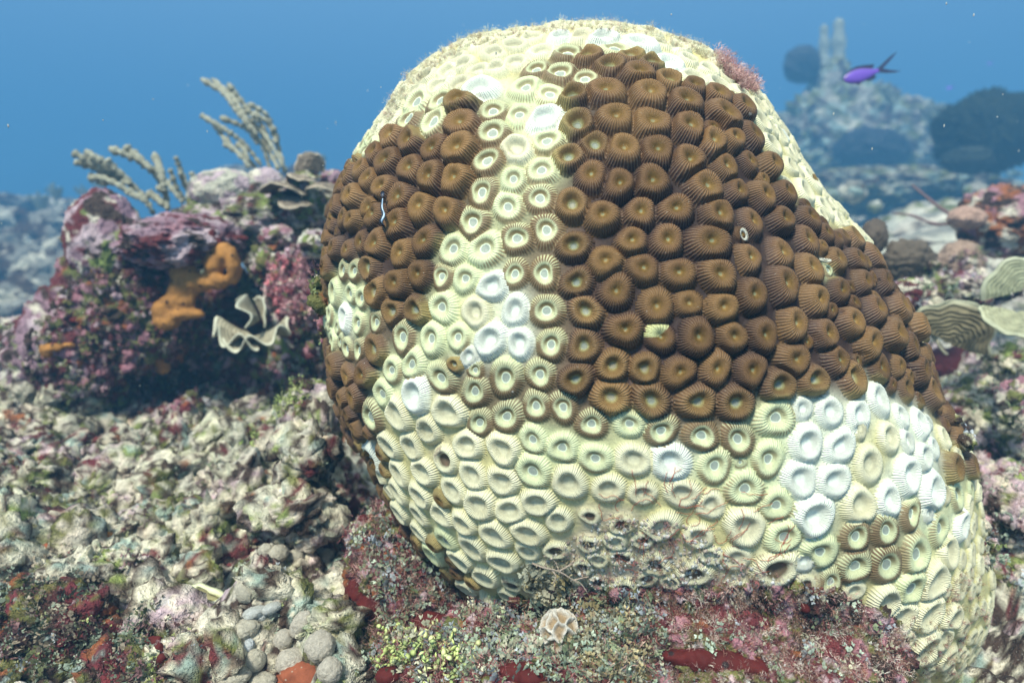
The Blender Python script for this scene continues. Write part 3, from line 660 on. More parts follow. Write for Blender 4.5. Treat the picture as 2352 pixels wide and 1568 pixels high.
rock('reef_rock', 'green turf cushion below the lettuce coral at the right edge', 'rock', 2320, 835, 1.6, 60, 40, 50, 125, [('green', 0, 0), ('olive', 0, 1.4), ('pink', .22, 2.2), ('dark', .2, 2.4)], 0.3, 2, 5, scale=14)
rock('reef_rock', 'grey green netted coral rock behind the right flank of the star coral', 'coral', 2250, 1250, 1.35, 105, 190, 90, 128, None, 0.14, 1.6, 6, flat=(.27, .27, .18), mat=MAT_CORAL)
rock('tube_sponge', 'dark brown lobed sponge behind the pale right rim of the star coral', 'sponge', 2008, 545, 1.75, 30, 42, 30, 131, None, 0.22, 1.4, 5, flat=(.10, .075, .055), mat=MAT_SPONGE)
rock('tube_sponge', 'dark brown folded sponge right of the smaller brown lobe', 'sponge', 2085, 600, 1.8, 62, 50, 40, 134, None, 0.30, 1.6, 5, flat=(.11, .085, .06), mat=MAT_SPONGE)

# ------------------------------------------------------------------ far reef on the right
def frock(n_, l_, c_, x_, y_, d_, *a, **k): return rock(n_, l_, c_, x_, y_, d_ * 1.6, *a, mat=MAT_FAR, **k)
S_FAR = [('grey', 0, 0), ('olive', .0, 1.2), ('sed', .22, 1.6), ('dark', .08, 2.0), ('teal', .2, 2.4)]
frock('reef_mound', 'far hazy reef mound under the twin sponge pillars', 'reef', 1935, 350, 8.0, 205, 150, 150, 141, S_FAR, 0.25, 1.8, 6, 0.09, 2.2)
frock('reef_mound', 'low hazy reef shoulder running right from the far mound', 'reef', 2120, 330, 9.0, 150, 85, 150, 144, S_FAR, 0.25, 1.8, 6, 0.09, 2.2)
frock('reef_mound', 'low hazy foot of the far mound above the pale sand', 'reef', 2060, 440, 5.6, 270, 55, 150, 145, S_FAR, 0.3, 2.2, 6, 0.12, 2.2)
frock('reef_mound', 'narrow hazy crag carrying the twin sponge pillars', 'reef', 1905, 205, 8.0, 46, 70, 60, 147, S_FAR, 0.25, 1.8, 5, 0.08, 2.5)
frock('sponge_and_shadow', 'round dark sponge on the left of the far crag', 'sponge', 1842, 150, 7.9, 38, 40, 38, 150, None, 0.26, 2.2, 6, 0.20, 3.0, flat=(.07, .075, .09))
frock('sponge_and_shadow', 'broad dark block painted in as shadow under the far mound', 'sponge', 2000, 345, 7.2, 78, 52, 70, 153, None, 0.26, 1.8, 6, 0.12, 3.0, flat=(.05, .055, .07))  # dark block standing in for the shadow under the mound's overhang
frock('sheet_coral', 'big dark rounded colony rising at the right edge', 'coral', 2270, 305, 4.6, 120, 88, 60, 156, None, 0.26, 2.4, 6, 0.22, 4.0, flat=(.030, .040, .030))
frock('sheet_coral', 'small dark colony below the big dark rounded colony', 'coral', 2225, 368, 4.5, 55, 32, 40, 159, None, 0.24, 1.9, 6, 0.10, 4.0, flat=(.045, .055, .045))
S_X = 0
def far_tube(name, label, cat, px0, py0, px1, py1, d, r0, r1, col, group=None):
    a, b = P(px0, py0, d), P(px1, py1, d)
    n, m = 26, 20; mb = MB(); vs = []
    ax_ = (b - a) / np.linalg.norm(b - a); s1 = np.cross(ax_, FWD); s1 /= np.linalg.norm(s1); s2 = np.cross(ax_, s1)
    for i in range(n):
        t = i / (n - 1); c = a + (b - a) * t; rad = (r0 + (r1 - r0) * t) * d / F * math.sqrt(max(1 - max(0, (t - .85) / .15) ** 2, 0.01)) * (1 + .12 * math.sin(t * 14))
        for j in range(m):
            an = 2 * math.pi * j / m; vs.append(c + rad * (math.cos(an) * s1 + math.sin(an) * s2))
    fs = [(i * m + j, i * m + (j + 1) % m, (i + 1) * m + (j + 1) % m, (i + 1) * m + j) for i in range(n - 1) for j in range(m)] + [tuple(range((n - 1) * m, n * m))]
    mb.add(vs, fs, col); o = mb.build(name, MAT_FAR); return tag(o, label, cat, group)
far_tube('pillar_sponge', 'shorter pale pillar on the left of the far pair', 'sponge', 1893, 165, 1893, 56, 12.7, 15, 9, (.30, .33, .28))
far_tube('pillar_sponge', 'taller pale pillar on the right of the far pair', 'sponge', 1925, 170, 1927, 42, 13, 19, 12, (.30, .33, .28))
# ropy sponge
def tubepath(pts, radii, m=10, bump=0.0, seed=0, close=True):
    pts = np.array(pts, float); n = len(pts); vs = []
    for i in range(n):
        tg = pts[min(i + 1, n - 1)] - pts[max(i - 1, 0)]; tg /= np.linalg.norm(tg) + 1e-12
        s1 = np.cross(tg, FWD if abs(tg @ FWD) < 0.9 else UP); s1 /= np.linalg.norm(s1) + 1e-12; s2 = np.cross(tg, s1)
        for j in range(m):
            an = 2 * math.pi * j / m; vs.append(pts[i] + radii[i] * (math.cos(an) * s1 + math.sin(an) * s2))
    vs = np.array(vs)
    if bump:
        c = np.repeat(pts, m, axis=0); vs = c + (vs - c) * (1 + bump * noise(vs * (1.2 / max(radii)), seed))[:, None]
    fs = [(i * m + j, i * m + (j + 1) % m, (i + 1) * m + (j + 1) % m, (i + 1) * m + j) for i in range(n - 1) for j in range(m)]
    if close: fs += [tuple(range((n - 1) * m, n * m)), tuple(range(m - 1, -1, -1))]
    return vs, fs
def curve(cps, n):
    """smooth path through control points"""
    cps = np.array(cps, float); t = np.linspace(0, len(cps) - 1, n); outp = []
    e = np.vstack([2 * cps[0] - cps[1], cps, 2 * cps[-1] - cps[-2]])
    for x in t:
        i = min(int(x), len(cps) - 2); f = x - i; p0, p1, p2, p3 = e[i], e[i + 1], e[i + 2], e[i + 3]
        outp.append(0.5 * ((2 * p1) + (-p0 + p2) * f + (2 * p0 - 5 * p1 + 4 * p2 - p3) * f * f + (-p0 + 3 * p1 - 3 * p2 + p3) * f ** 3))
    return np.array(outp)
mb = MB()
for cp_, rw in (([(2215, 508, 2.3), (2150, 515, 2.35), (2095, 495, 2.4), (2050, 490, 2.45)], 4.5), ([(2200, 505, 2.3), (2150, 470, 2.4), (2095, 425, 2.5)], 5.0)):
    pp = curve([P(*c) for c in cp_], 24); rad = np.linspace(rw, rw * .45, 24) * 2.3 / F * (1 + 0.15 * np.sin(np.arange(24)))
    v, f = tubepath(pp, rad, 10, 0.3); mb.add(v, f, (.17, .10, .10))
tag(mb.build('rope_sponge', MAT_SPONGE), 'thin mauve rope sponge reaching left from the brown boulder', 'sponge')

# scattered hazy boulders on the far sand
frg = np.random.default_rng(21)
spots = [(1905, 455), (1960, 440), (2010, 475), (1930, 500), (2060, 440), (2080, 400), (2140, 440), (2180, 425), (2240, 440), (2300, 425), (2000, 420), (1860, 430), (2110, 380), (2040, 505),
         (2130, 540), (2150, 300), (2180, 275), (2110, 285), (1800, 300), (1850, 330), (1885, 385), (1830, 250), (2070, 545), (2330, 400)]
lab = ['pale hazy lump on the far sand right of the star coral']
for k, (x, y) in enumerate(spots):
    d = frg.uniform(5, 9.0) if y > 410 else frg.uniform(12, 15)
    rx = frg.uniform(14, 40) * (1.0 if y > 410 else 0.8)
    rock('far_boulder', lab[0] if y > 410 else 'hazy coral lump on the slope of the far mound', 'boulder', x, y, d, rx, rx * frg.uniform(.5, .85), rx, 200 + k, S_FAR, 0.3, 1.8, 4, 0.08, 2.5, mat=MAT_FAR,
         group='hazy boulders on the far sand' if y > 410 else 'coral lumps on the far mound')
# far reef on the left
spl = [(15, 520, 9, 75, 42), (70, 560, 8, 70, 45), (120, 520, 8.5, 50, 38), (30, 620, 7, 80, 60), (110, 640, 6.5, 70, 60), (150, 590, 7.5, 50, 50), (60, 700, 6, 100, 60), (10, 470, 11, 60, 26), (150, 480, 11, 50, 24), (85, 470, 12, 45, 22), (700, 400, 10, 50, 22), (560, 400, 11, 60, 20)]
for k, (x, y, d, rx, ry) in enumerate(spl):
    rock('far_boulder', 'hazy blue reef lump behind the left end of the outcrop' if x < 400 else 'hazy reef crest showing over the outcrop', 'boulder', x, y, d, rx, ry, rx, 260 + k, [('dark', 0, 0), ('grey', .05, 1.5), ('sed', .24, 2.4)], 0.3, 1.9, 5, 0.1, 2.0, mat=MAT_FAR,
         group='hazy reef lumps at the far left' if x < 400 else 'hazy reef crest over the outcrop')

# ------------------------------------------------------------------ soft corals (sea rods)
def sea_rod(label, d, branches, rad, name='sea_rod', mat=None, col=(.42, .41, .31)):
    base = branches[0][0]; root = empty(name, P(base[0], base[1], d), label, 'soft coral')
    for k, br in enumerate(branches):
        cps = [P(x, y, d + 0.03 * math.sin(k * 2.1 + j)) for j, (x, y) in enumerate(br)]
        n = max(16, int(sum(math.dist(br[i], br[i + 1]) for i in range(len(br) - 1)) / 4))
        pp = curve(cps, n); s = np.linspace(0, 1, n)
        r = rad * d / F * (0.72 + 0.4 * s) * np.sqrt(np.clip((1.02 - s) / 0.05, 0.05, 1))
        knob = 1 + 0.22 * np.sin(np.arange(n) * 1.35 + k) + 0.12 * rng.normal(size=n)
        r = r * np.clip(knob, .7, 1.4)
        m = 9; v, f = tubepath(pp, r, m, 0.35, k)
        c = np.repeat(np.array(col)[None] * (1 + 0.12 * rng.normal(size=(n, 1))), m, axis=0)
        mb = MB(); mb.add(v, f, c); mb.build('stem' if k == 0 else 'branch', mat or MAT_GORG, root)
    return root
sea_rod('leftmost low sea rod bending left from behind the purple knob', 1.95, [
    [(352, 490), (325, 445), (285, 415), (230, 385), (167, 350)], [(330, 450), (280, 400), (235, 370), (195, 348)], [(335, 460), (290, 435), (240, 410), (205, 408)],
    [(300, 422), (255, 405), (215, 385), (170, 372)], [(295, 420), (270, 395), (245, 365)], [(340, 465), (300, 445), (262, 420), (225, 418)], [(270, 395), (230, 370), (180, 362)]], 7.5)
sea_rod('middle sea rod with thick curved fingers standing behind the ledge', 2.0, [
    [(385, 482), (375, 430), (352, 395), (320, 368), (285, 335)], [(372, 425), (345, 385), (300, 360), (252, 342)], [(378, 440), (372, 405), (355, 352)],
    [(375, 470), (360, 455), (338, 442)], [(385, 470), (378, 440), (360, 430)], [(350, 392), (318, 362), (300, 350)]], 8.5)
sea_rod('small thin sea rod right behind the middle one', 2.15, [
    [(432, 475), (430, 430), (415, 390), (403, 360)], [(425, 460), (405, 430), (390, 388)], [(420, 465), (400, 440), (382, 415)], [(432, 440), (443, 415), (440, 395)], [(428, 435), (418, 410), (414, 395)]], 5.5)
sea_rod('tall feathery sea rod leaning left above the pale domed coral', 2.15, [
    [(655, 395), (640, 340), (628, 300), (610, 262), (570, 238)], [(620, 385), (600, 330), (570, 290), (540, 250), (515, 215), (463, 182)], [(590, 310), (560, 265), (535, 225), (487, 182)],
    [(625, 340), (600, 285), (560, 240), (523, 192)], [(600, 380), (560, 330), (520, 300), (462, 265)], [(575, 385), (540, 345), (505, 305), (495, 285)], [(635, 330), (620, 290), (590, 262), (550, 255)],
    [(640, 345), (632, 300), (600, 270), (575, 265)], [(570, 385), (565, 350), (545, 330)], [(590, 330), (570, 300), (545, 285), (505, 270)], [(615, 330), (585, 285), (560, 268)], [(650, 385), (630, 345), (605, 305), (580, 290)],
    [(640, 390), (620, 350), (600, 320)], [(585, 382), (575, 372), (540, 345), (515, 330)]], 6.0)
sea_rod('spindly pale twig with a knobbly head on the left of the outcrop', 1.75, [[(185, 665), (178, 625), (168, 590), (148, 555), (135, 545)], [(176, 630), (172, 615), (158, 610)], [(178, 620), (174, 575), (170, 558)]], 3.0, col=(.5, .46, .36), name='dead_twig')
for k, (x, y, hgt, d) in enumerate([(95, 500, 60, 9), (195, 470, 45, 10), (130, 470, 50, 9), (230, 450, 40, 11), (735, 395, 45, 6), (2260, 330, 90, 9), (2180, 300, 60, 9), (2150, 310, 80, 9.5), (2050, 260, 70, 10)]):
    br = [[(x, y), (x - 3, y - hgt * .5), (x - 8, y - hgt)]] + [[(x, y - hgt * .2), (x + s * hgt * .15, y - hgt * .5), (x + s * hgt * .28 - 6, y - hgt * rng.uniform(.7, .95))] for s in (-1.4, -.7, .6, 1.2)]
    sea_rod(['hazy branching sea plume on the far left reef', 'faint blue sea plume behind the sea rods', 'dim sea plume beside the far left reef crest', 'faintest sea plume over the far left reef', 'hazy thin plume just left of the star coral top edge',
             'hazy plume left of the big dark colony', 'hazy plume between far mound and big dark colony', 'hazy bushy plume on the low reef shoulder', 'hazy plume under the purple fish'][k], d, br, 3.4, 'sea_plume', MAT_FAR, (.16, .19, .16))

# ------------------------------------------------------------------ placing small life on the surfaces already built
_dg = bpy.context.evaluated_depsgraph_get(); _dg.update()
ORG = Vector((0, 0, 0))
def hit(px, py):
    d = Vector(P(px, py, 1.0)).normalized()
    ok, loc, nor, idx, ob, _ = SC.ray_cast(_dg, ORG, d, distance=40)
    if not ok: return None
    n = np.array(nor)
    if n @ np.array(d) > 0: n = -n
    return np.array(loc), n, ob
def depth_at(px, py, default=1.5):
    h = hit(px, py); return float(h[0] @ FWD) if h else default
def inpoly(x, y, poly):
    c = False; j = len(poly) - 1
    for i in range(len(poly)):
        xi, yi = poly[i]; xj, yj = poly[j]
        if (yi > y) != (yj > y) and x < (xj - xi) * (y - yi) / (yj - yi) + xi: c = not c
        j = i
    return c
KEEP = []
def scatter_hits(poly, n, seed, maxd=3.5, only=None):
    r = np.random.default_rng(seed); xs = [p[0] for p in poly]; ys = [p[1] for p in poly]; outp = []; tries = 0
    while len(outp) < n and tries < n * 8:
        tries += 1; x, y = r.uniform(min(xs), max(xs)), r.uniform(min(ys), max(ys))
        if not inpoly(x, y, poly): continue
        if any(((x - kx) / ka) ** 2 + ((y - ky) / kb) ** 2 < 1 for kx, ky, ka, kb in KEEP): continue
        h = hit(x, y)
        if h is None or h[0] @ FWD > maxd: continue
        if only and not h[2].name.startswith(only): continue
        outp.append((h[0], h[1], h[0] @ FWD))
    return outp
def mat_flat(name, col, rough=0.6, scale=40, vary=0.3, pores=0.0, dots=None, bump=0.5):
    m = bpy.data.materials.new(name); t, b = nodes(m)
    n1 = noise_n(t, scale, 5, 0.7); v = M(t, 'MULTIPLY_ADD', M(t, 'SUBTRACT', n1, 0.5), vary * 2.4, 1.0)
    sc_ = N(t, 'ShaderNodeVectorMath', operation='SCALE'); sc_.inputs[0].default_value = col; t.links.new(v, sc_.inputs['Scale']); c = sc_.outputs[0]
    if pores or dots:
        vo = N(t, 'ShaderNodeTexVoronoi'); vo.inputs['Scale'].default_value = pores or 90; tc_ = N(t, 'ShaderNodeTexCoord'); t.links.new(tc_.outputs['Object'], vo.inputs['Vector'])
        c = mixc(t, M(t, 'SUBTRACT', 1.0, smooth_n(t, vo.outputs['Distance'], .10, .2)), c, dots or (.02, .01, .01))
    t.links.new(c, b.inputs['Base Color']); b.inputs['Roughness'].default_value = rough; b.inputs['Specular IOR Level'].default_value = 0.3
    bp = N(t, 'ShaderNodeBump'); bp.inputs['Strength'].default_value = bump; bp.inputs['Distance'].default_value = 0.004
    t.links.new(n1, bp.inputs['Height']); t.links.new(bp.outputs[0], b.inputs['Normal']); return m
MAT_ORANGE = mat_flat('orange_sponge_skin', (.34, .155, .035), 0.8, 45, 0.8, 38)
MAT_RED = mat_flat('red_sponge_skin', (.085, .009, .007), 0.8, 60, 0.7, 45)
MAT_RUST = mat_flat('rust_sponge_skin', (.26, .075, .035), 0.85, 70, 0.6, 110, (.34, .26, .2))

def sponge_tex(ts):
    n_ = 'sponge_lumps_%g' % ts
    if n_ in bpy.data.textures: return bpy.data.textures[n_]
    x = bpy.data.textures.new(n_, 'CLOUDS'); x.noise_scale = ts; x.noise_depth = 3; return x
def lobes(name, label, cat, lst, mat, seed=0, sink=0.35, vox=0.004, amp=0.14, dmul=1.0, ref=None, parent=None):
    """one soft body grown out of overlapping lobes (px, py, rx, ry)"""
    mb = MB(); dref = ref
    for k, (x, y, rx, ry) in enumerate(lst):
        d = (depth_at(x, y) if dref is None else dref) * dmul; KEEP.append((x, y, rx * .85, ry * .85))
        if dref is None and k: d = min(max(d, dl - 0.02), dl + 0.02)
        dl = d
        r = (rx * d / F, (rx + ry) / 2 * d / F * 0.8, ry * d / F)
        c = P(x, y, d); c = c + (c / np.linalg.norm(c)) * r[1] * sink
        p, f, v = blob(c, r, seed + k, amp, 1.5, 4, 0.02); mb.add(p, f.tolist())
    o = mb.build(name, mat, parent)
    md = o.modifiers.new('fuse', 'REMESH'); md.mode = 'VOXEL'; md.voxel_size = vox; md.use_smooth_shade = True
    sm = o.modifiers.new('soften', 'SMOOTH'); sm.iterations = 4; sm.factor = 0.6
    for ts, st_ in ((.03, .010), (.010, .005)):
        dm = o.modifiers.new('lumps', 'DISPLACE'); dm.texture = sponge_tex(ts); dm.strength = st_; dm.mid_level = .5; dm.texture_coords = 'LOCAL'
    if label: tag(o, label, cat)
    return o
lobes('orange_sponge', 'large orange sponge with knobbly arms in the middle of the left outcrop', 'sponge', [(468, 572, 22, 32), (513, 582, 27, 24), (537, 613, 15, 44), (490, 610, 24, 30), (422, 626, 32, 30), (455, 650, 42, 22), (497, 647, 31, 20),
      (420, 664, 34, 26), (410, 691, 40, 20), (371, 712, 24, 24), (383, 739, 32, 20), (425, 722, 46, 14)], MAT_ORANGE, 400, 0.1, 0.005, ref=1.66)
for k, (l, lst) in enumerate([('small rounded orange sponge on the buttress at the left', [(109, 803, 18, 20), (128, 798, 16, 10), (154, 794, 20, 8)]),
                              ('orange sponge tab in the shade below the large orange sponge', [(373, 838, 18, 22), (362, 828, 14, 12)]),
                              ('bright orange sponge dab on the lower left slope', [(252, 1232, 17, 10)]),
                              ('brick coloured sponge streak left of the bright orange dab', [(117, 1254, 34, 10), (140, 1246, 20, 10)]),
                              ('salmon coloured sponge pad above the bright orange dab', [(193, 1221, 20, 10)])]):
    lobes('orange_sponge', l, 'sponge', lst, MAT_ORANGE if k != 3 else MAT_RUST, 420 + 7 * k, -0.1, 0.003)
lobes('rust_sponge', 'rust coloured speckled sponge at the bottom edge right of the finger corals', 'sponge', [(699, 1552, 60, 28), (660, 1566, 40, 18), (740, 1566, 34, 20)], MAT_RUST, 440, 0.1, 0.003)
RED = [('dark red sponge slab beside the foot of the star coral', [(819, 1372, 28, 50), (853, 1400, 30, 40), (830, 1415, 24, 30)]),
       ('long dark red sponge with round pores under the lowest cream polyps', [(985, 1428, 40, 26), (1030, 1436, 50, 26), (1075, 1440, 26, 20)]),
       ('thin red sponge streak at the left rim of the star coral foot', [(814, 1170, 12, 36), (816, 1180, 11, 30)]),
       ('small red sponge spot under the thin red streak', [(832, 1194, 12, 12)]),
       ('deep red sponge patch left of the ruffled white coral', [(1195, 1488, 24, 19)]),
       ('deep red sponge at the bottom edge below the ruffled white coral', [(1185, 1546, 46, 26), (1220, 1556, 30, 18)]),
       ('red sponge at the bottom edge near the green beaded algae', [(894, 1552, 32, 22)]),
       ('wide crimson sponge band with four pores at the bottom centre right', [(1560, 1508, 40, 24), (1610, 1512, 50, 27), (1670, 1520, 50, 26), (1730, 1534, 45, 20)]),
       ('red sponge smear on the rock under the right side of the star coral', [(1850, 1392, 14, 12), (1872, 1402, 9, 14)]),
       ('scarlet sponge patch low on the left slope', [(351, 1472, 26, 14), (368, 1490, 14, 20), (372, 1525, 16, 34)]),
       ('red oval sponge spot on the pale boulder at the left edge', [(47, 1142, 11, 14)]),
       ('red sponge under the dark lettuce plate right of the star coral', [(2170, 835, 50, 38), (2205, 815, 30, 22)]),
       ('red sponge tip beside the lilac ledge', [(490, 540, 9, 16), (500, 555, 10, 10)]),
       ('red sponge smear on the beige slope above the scarlet patch', [(390, 1282, 18, 12)]),
       ('red sponge strip behind the large orange sponge', [(545, 548, 28, 6)]),
       ('small red sponge on the purple shoulder', [(173, 735, 14, 9), (166, 738, 12, 9)])]
for k, (l, lst) in enumerate(RED):
    lobes('red_sponge', l, 'sponge', lst, MAT_RED, 450 + 9 * k, 0.0 if k < 8 else -0.05, 0.0028, 0.18)

# ------------------------------------------------------------------ lettuce and plate corals
def plate(name, label, px, py, d, size, outv, nrm, span=1.3, cup=0.2, ruffle=0.10, kf=3, seed=0, col=(.30, .27, .19), rimc=(.60, .59, .46), thick=0.0045, ridges=16, parent=None):
    ns, ntt = 60, 120; s = np.linspace(0.04, 1, ns); t_ = np.linspace(-span, span, ntt); S, Tt = np.meshgrid(s, t_, indexing='ij'); S = S.ravel(); Tt = Tt.ravel()
    outv = np.array(outv, float); outv /= np.linalg.norm(outv); nrm = np.array(nrm, float); nrm -= outv * (nrm @ outv); nrm /= np.linalg.norm(nrm); side = np.cross(nrm, outv)
    e = np.stack([np.cos(Tt), np.sin(Tt), S * 0], 1)
    R = size * S * (1 + 0.14 * noise(e * 2.2, seed) * S)
    wob = noise(np.stack([S * 4, Tt * 2.5, S * 0], 1), seed + 3)
    bands = np.sin(S * ridges * 2 * np.pi / 1.6 + wob * 3.0 + 1.3 * np.sin(Tt * 3))
    hgt = size * (cup * S ** 2 + ruffle * S ** 2 * np.sin(kf * Tt + seed) + 0.05 * wob * S) 
    base = P(px, py, d)
    top = base + (R * np.cos(Tt))[:, None] * outv + (R * np.sin(Tt))[:, None] * side + (hgt + size * (0.020 if ridges > 12 else 0.026) * bands * sstep(0, .2, S))[:, None] * nrm
    bot = base + (R * np.cos(Tt))[:, None] * outv + (R * np.sin(Tt))[:, None] * side + (hgt - thick - size * 0.05 * (1 - S))[:, None] * nrm
    rim = sstep(.88, .98, S)[:, None]
    ct = (np.array(col) * (1 + 0.13 * bands)[:, None] * (1 + 0.55 * fbm(top * 60, 3, seed))[:, None]) * (1 - rim) + np.array(rimc) * rim
    n = ns * ntt; g = (np.arange(ns - 1)[:, None] * ntt + np.arange(ntt - 1)[None]).ravel()
    q1 = np.stack([g, g + 1, g + ntt + 1, g + ntt], 1); q2 = q1[:, ::-1] + n
    def strip(idx): idx = np.array(idx); return np.stack([idx[:-1], idx[1:], idx[1:] + n, idx[:-1] + n], 1)
    fr = np.concatenate([strip((ns - 1) * ntt + np.arange(ntt)), strip(np.arange(ns) * ntt), strip(np.arange(ns) * ntt + ntt - 1), strip(np.arange(ntt))])
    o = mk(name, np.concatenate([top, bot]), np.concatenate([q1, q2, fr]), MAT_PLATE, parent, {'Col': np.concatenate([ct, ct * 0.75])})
    if label: tag(o, label, 'coral')
    return o
def D(x, y, z): return x * RIGHT + y * UP - z * FWD     # right, up, towards the camera
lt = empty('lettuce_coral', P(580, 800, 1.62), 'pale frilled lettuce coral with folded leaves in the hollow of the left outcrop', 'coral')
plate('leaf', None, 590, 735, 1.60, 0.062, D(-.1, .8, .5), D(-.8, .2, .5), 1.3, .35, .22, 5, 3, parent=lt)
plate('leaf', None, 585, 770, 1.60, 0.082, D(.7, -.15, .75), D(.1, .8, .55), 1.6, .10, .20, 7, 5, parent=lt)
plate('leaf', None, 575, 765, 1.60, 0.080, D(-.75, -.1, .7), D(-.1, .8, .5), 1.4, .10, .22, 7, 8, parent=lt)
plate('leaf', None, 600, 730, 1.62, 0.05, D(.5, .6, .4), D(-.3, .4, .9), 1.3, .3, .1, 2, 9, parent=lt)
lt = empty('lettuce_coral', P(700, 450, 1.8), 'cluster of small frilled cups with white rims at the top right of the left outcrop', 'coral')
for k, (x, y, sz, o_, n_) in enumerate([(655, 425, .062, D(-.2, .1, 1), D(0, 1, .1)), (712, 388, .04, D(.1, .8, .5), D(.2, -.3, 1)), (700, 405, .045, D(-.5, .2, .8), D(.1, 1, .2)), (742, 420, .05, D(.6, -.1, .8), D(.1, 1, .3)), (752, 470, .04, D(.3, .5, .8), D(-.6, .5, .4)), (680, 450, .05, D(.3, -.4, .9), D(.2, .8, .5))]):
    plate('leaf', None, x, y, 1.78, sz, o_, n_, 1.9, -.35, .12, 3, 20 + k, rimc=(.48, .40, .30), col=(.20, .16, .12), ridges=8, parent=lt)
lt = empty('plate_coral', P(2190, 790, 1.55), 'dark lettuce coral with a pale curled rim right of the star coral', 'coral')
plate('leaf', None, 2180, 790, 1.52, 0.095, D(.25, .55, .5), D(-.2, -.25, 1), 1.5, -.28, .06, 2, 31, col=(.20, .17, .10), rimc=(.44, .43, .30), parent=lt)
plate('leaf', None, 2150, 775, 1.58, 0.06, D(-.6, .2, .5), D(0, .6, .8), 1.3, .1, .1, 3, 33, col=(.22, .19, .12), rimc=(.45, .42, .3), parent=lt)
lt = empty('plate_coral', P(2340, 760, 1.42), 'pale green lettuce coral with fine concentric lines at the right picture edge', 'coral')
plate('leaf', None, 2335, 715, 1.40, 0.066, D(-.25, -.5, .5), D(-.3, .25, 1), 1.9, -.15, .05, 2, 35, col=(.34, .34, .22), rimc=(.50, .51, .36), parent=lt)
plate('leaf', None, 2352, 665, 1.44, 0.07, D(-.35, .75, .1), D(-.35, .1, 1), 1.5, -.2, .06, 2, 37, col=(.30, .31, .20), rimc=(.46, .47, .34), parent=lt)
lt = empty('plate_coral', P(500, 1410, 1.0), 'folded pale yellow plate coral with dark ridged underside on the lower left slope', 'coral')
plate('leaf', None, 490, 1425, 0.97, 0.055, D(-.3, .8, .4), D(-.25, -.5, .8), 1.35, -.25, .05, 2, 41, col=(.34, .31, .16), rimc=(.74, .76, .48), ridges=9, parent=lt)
plate('leaf', None, 520, 1420, 0.97, 0.05, D(.3, .75, .2), D(.8, .2, .6), 1.0, .1, .05, 2, 43, col=(.58, .58, .34), rimc=(.76, .78, .5), parent=lt)

# ------------------------------------------------------------------ finger coral
def lobe_mesh(x, y, rx, ry, tilt_, seed, col, parent, dsink=0.5):
    d = depth_at(x, y, 1.0) - rx * 0.5 / F; KEEP.append((x, y, rx * 1.15, ry * 1.25))
    p, f, v = blob((0, 0, 0), (rx * .9 * d / F, rx * .9 * d / F, ry * .9 * d / F), seed, 0.16, 1.1, 5, 0.012); p = p * (1 + 0.030 * noise(v * 15, seed) + .02 * noise(v * 26, seed))[:, None]
    ct, st = math.cos(tilt_), math.sin(tilt_); X = p[:, 0] * ct - p[:, 2] * st; Z = p[:, 0] * st + p[:, 2] * ct
    p = P(x, y, d) + X[:, None] * RIGHT + Z[:, None] * UP + p[:, 1][:, None] * FWD
    c = np.tile(np.array(col), (len(p), 1)) * (1 + 0.15 * noise(p * 300, seed))[:, None]
    mk('lobe', p, f, MAT_CORAL, parent, {'Col': c})
G_ = (.62, .57, .46)
CL = [('grey knobbly finger coral cluster on the pale ledge left of the star coral foot', [(634, 1272, 30, 23, .3), (680, 1276, 20, 19, 0), (748, 1276, 22, 17, 0), (610, 1262, 18, 16, 0), (716, 1290, 20, 16, .2)], G_),
      ('finger coral cluster with a bluish white lobe at the bottom left', [(563, 1356, 24, 32, .2), (559, 1446, 42, 26, .25), (585, 1518, 26, 30, 0), (604, 1562, 34, 18, 0), (536, 1552, 44, 22, 0)], G_),
      ('pale branching white finger coral lying across the slope', [(585, 1406, 30, 15, .2), (623, 1396, 26, 13, .3), (600, 1415, 15, 13, 0)], (.62, .63, .60)),
      ('single bluish white finger coral lobe among grey ones', [(566, 1488, 17, 27, -.5)], (.66, .70, .72)),
      ('grey round headed finger coral cluster at the bottom', [(650, 1468, 24, 28, -.4), (691, 1432, 24, 38, -.6), (736, 1484, 39, 40, 0), (668, 1518, 38, 31, .2), (757, 1540, 32, 32, 0)], (.62, .56, .47)),
      ('yellowish brown finger coral knob below the folded plate coral', [(483, 1480, 36, 26, .2), (515, 1500, 22, 18, 0)], (.36, .33, .20))]
for k, (l, lst, c_) in enumerate(CL):
    x0, y0 = lst[0][0], lst[0][1]
    r_ = empty('finger_coral', P(x0, y0 + 20, depth_at(x0, y0, 1.0)), l, 'coral')
    for j, (x, y, rx, ry, ti) in enumerate(lst): lobe_mesh(x, y, rx, ry, ti, 600 + 10 * k + j, c_, r_)

# ------------------------------------------------------------------ ruffled white coral on the base rock
v, f = ico(6)
ii = np.arange(26) + .5; phi = np.arccos(1 - 2 * ii / 26); th_ = np.pi * (1 + 5 ** .5) * ii
cc_ = np.stack([np.sin(phi) * np.cos(th_), np.sin(phi) * np.sin(th_), np.cos(phi)], 1) + np.random.default_rng(2).normal(size=(26, 3)) * .12
vw = v + 0.10 * np.stack([noise(v * 3, 1), noise(v * 3, 2), noise(v * 3, 4)], 1)
dd = np.sort(np.linalg.norm(vw[:, None, :] - cc_[None], axis=2), axis=1); rg = 1 - sstep(0, .26, dd[:, 1] - dd[:, 0])
rad_ = 0.76 + 0.26 * rg * (1 + .25 * noise(v * 5, 9))
dk = depth_at(1285, 1450, .72) - 0.012
pk = v * rad_[:, None] * np.array([47, 44, 55]) * dk / F + P(1285, 1450, dk)
ck = np.array([.50, .36, .22]) * (1 - rg[:, None]) + np.array([.90, .84, .74]) * rg[:, None]
tag(mk('ruffled_coral', pk, f, MAT_CORAL, None, {'Col': ck}), 'small round white coral with honeycomb ridges on the rock below the star coral', 'coral')

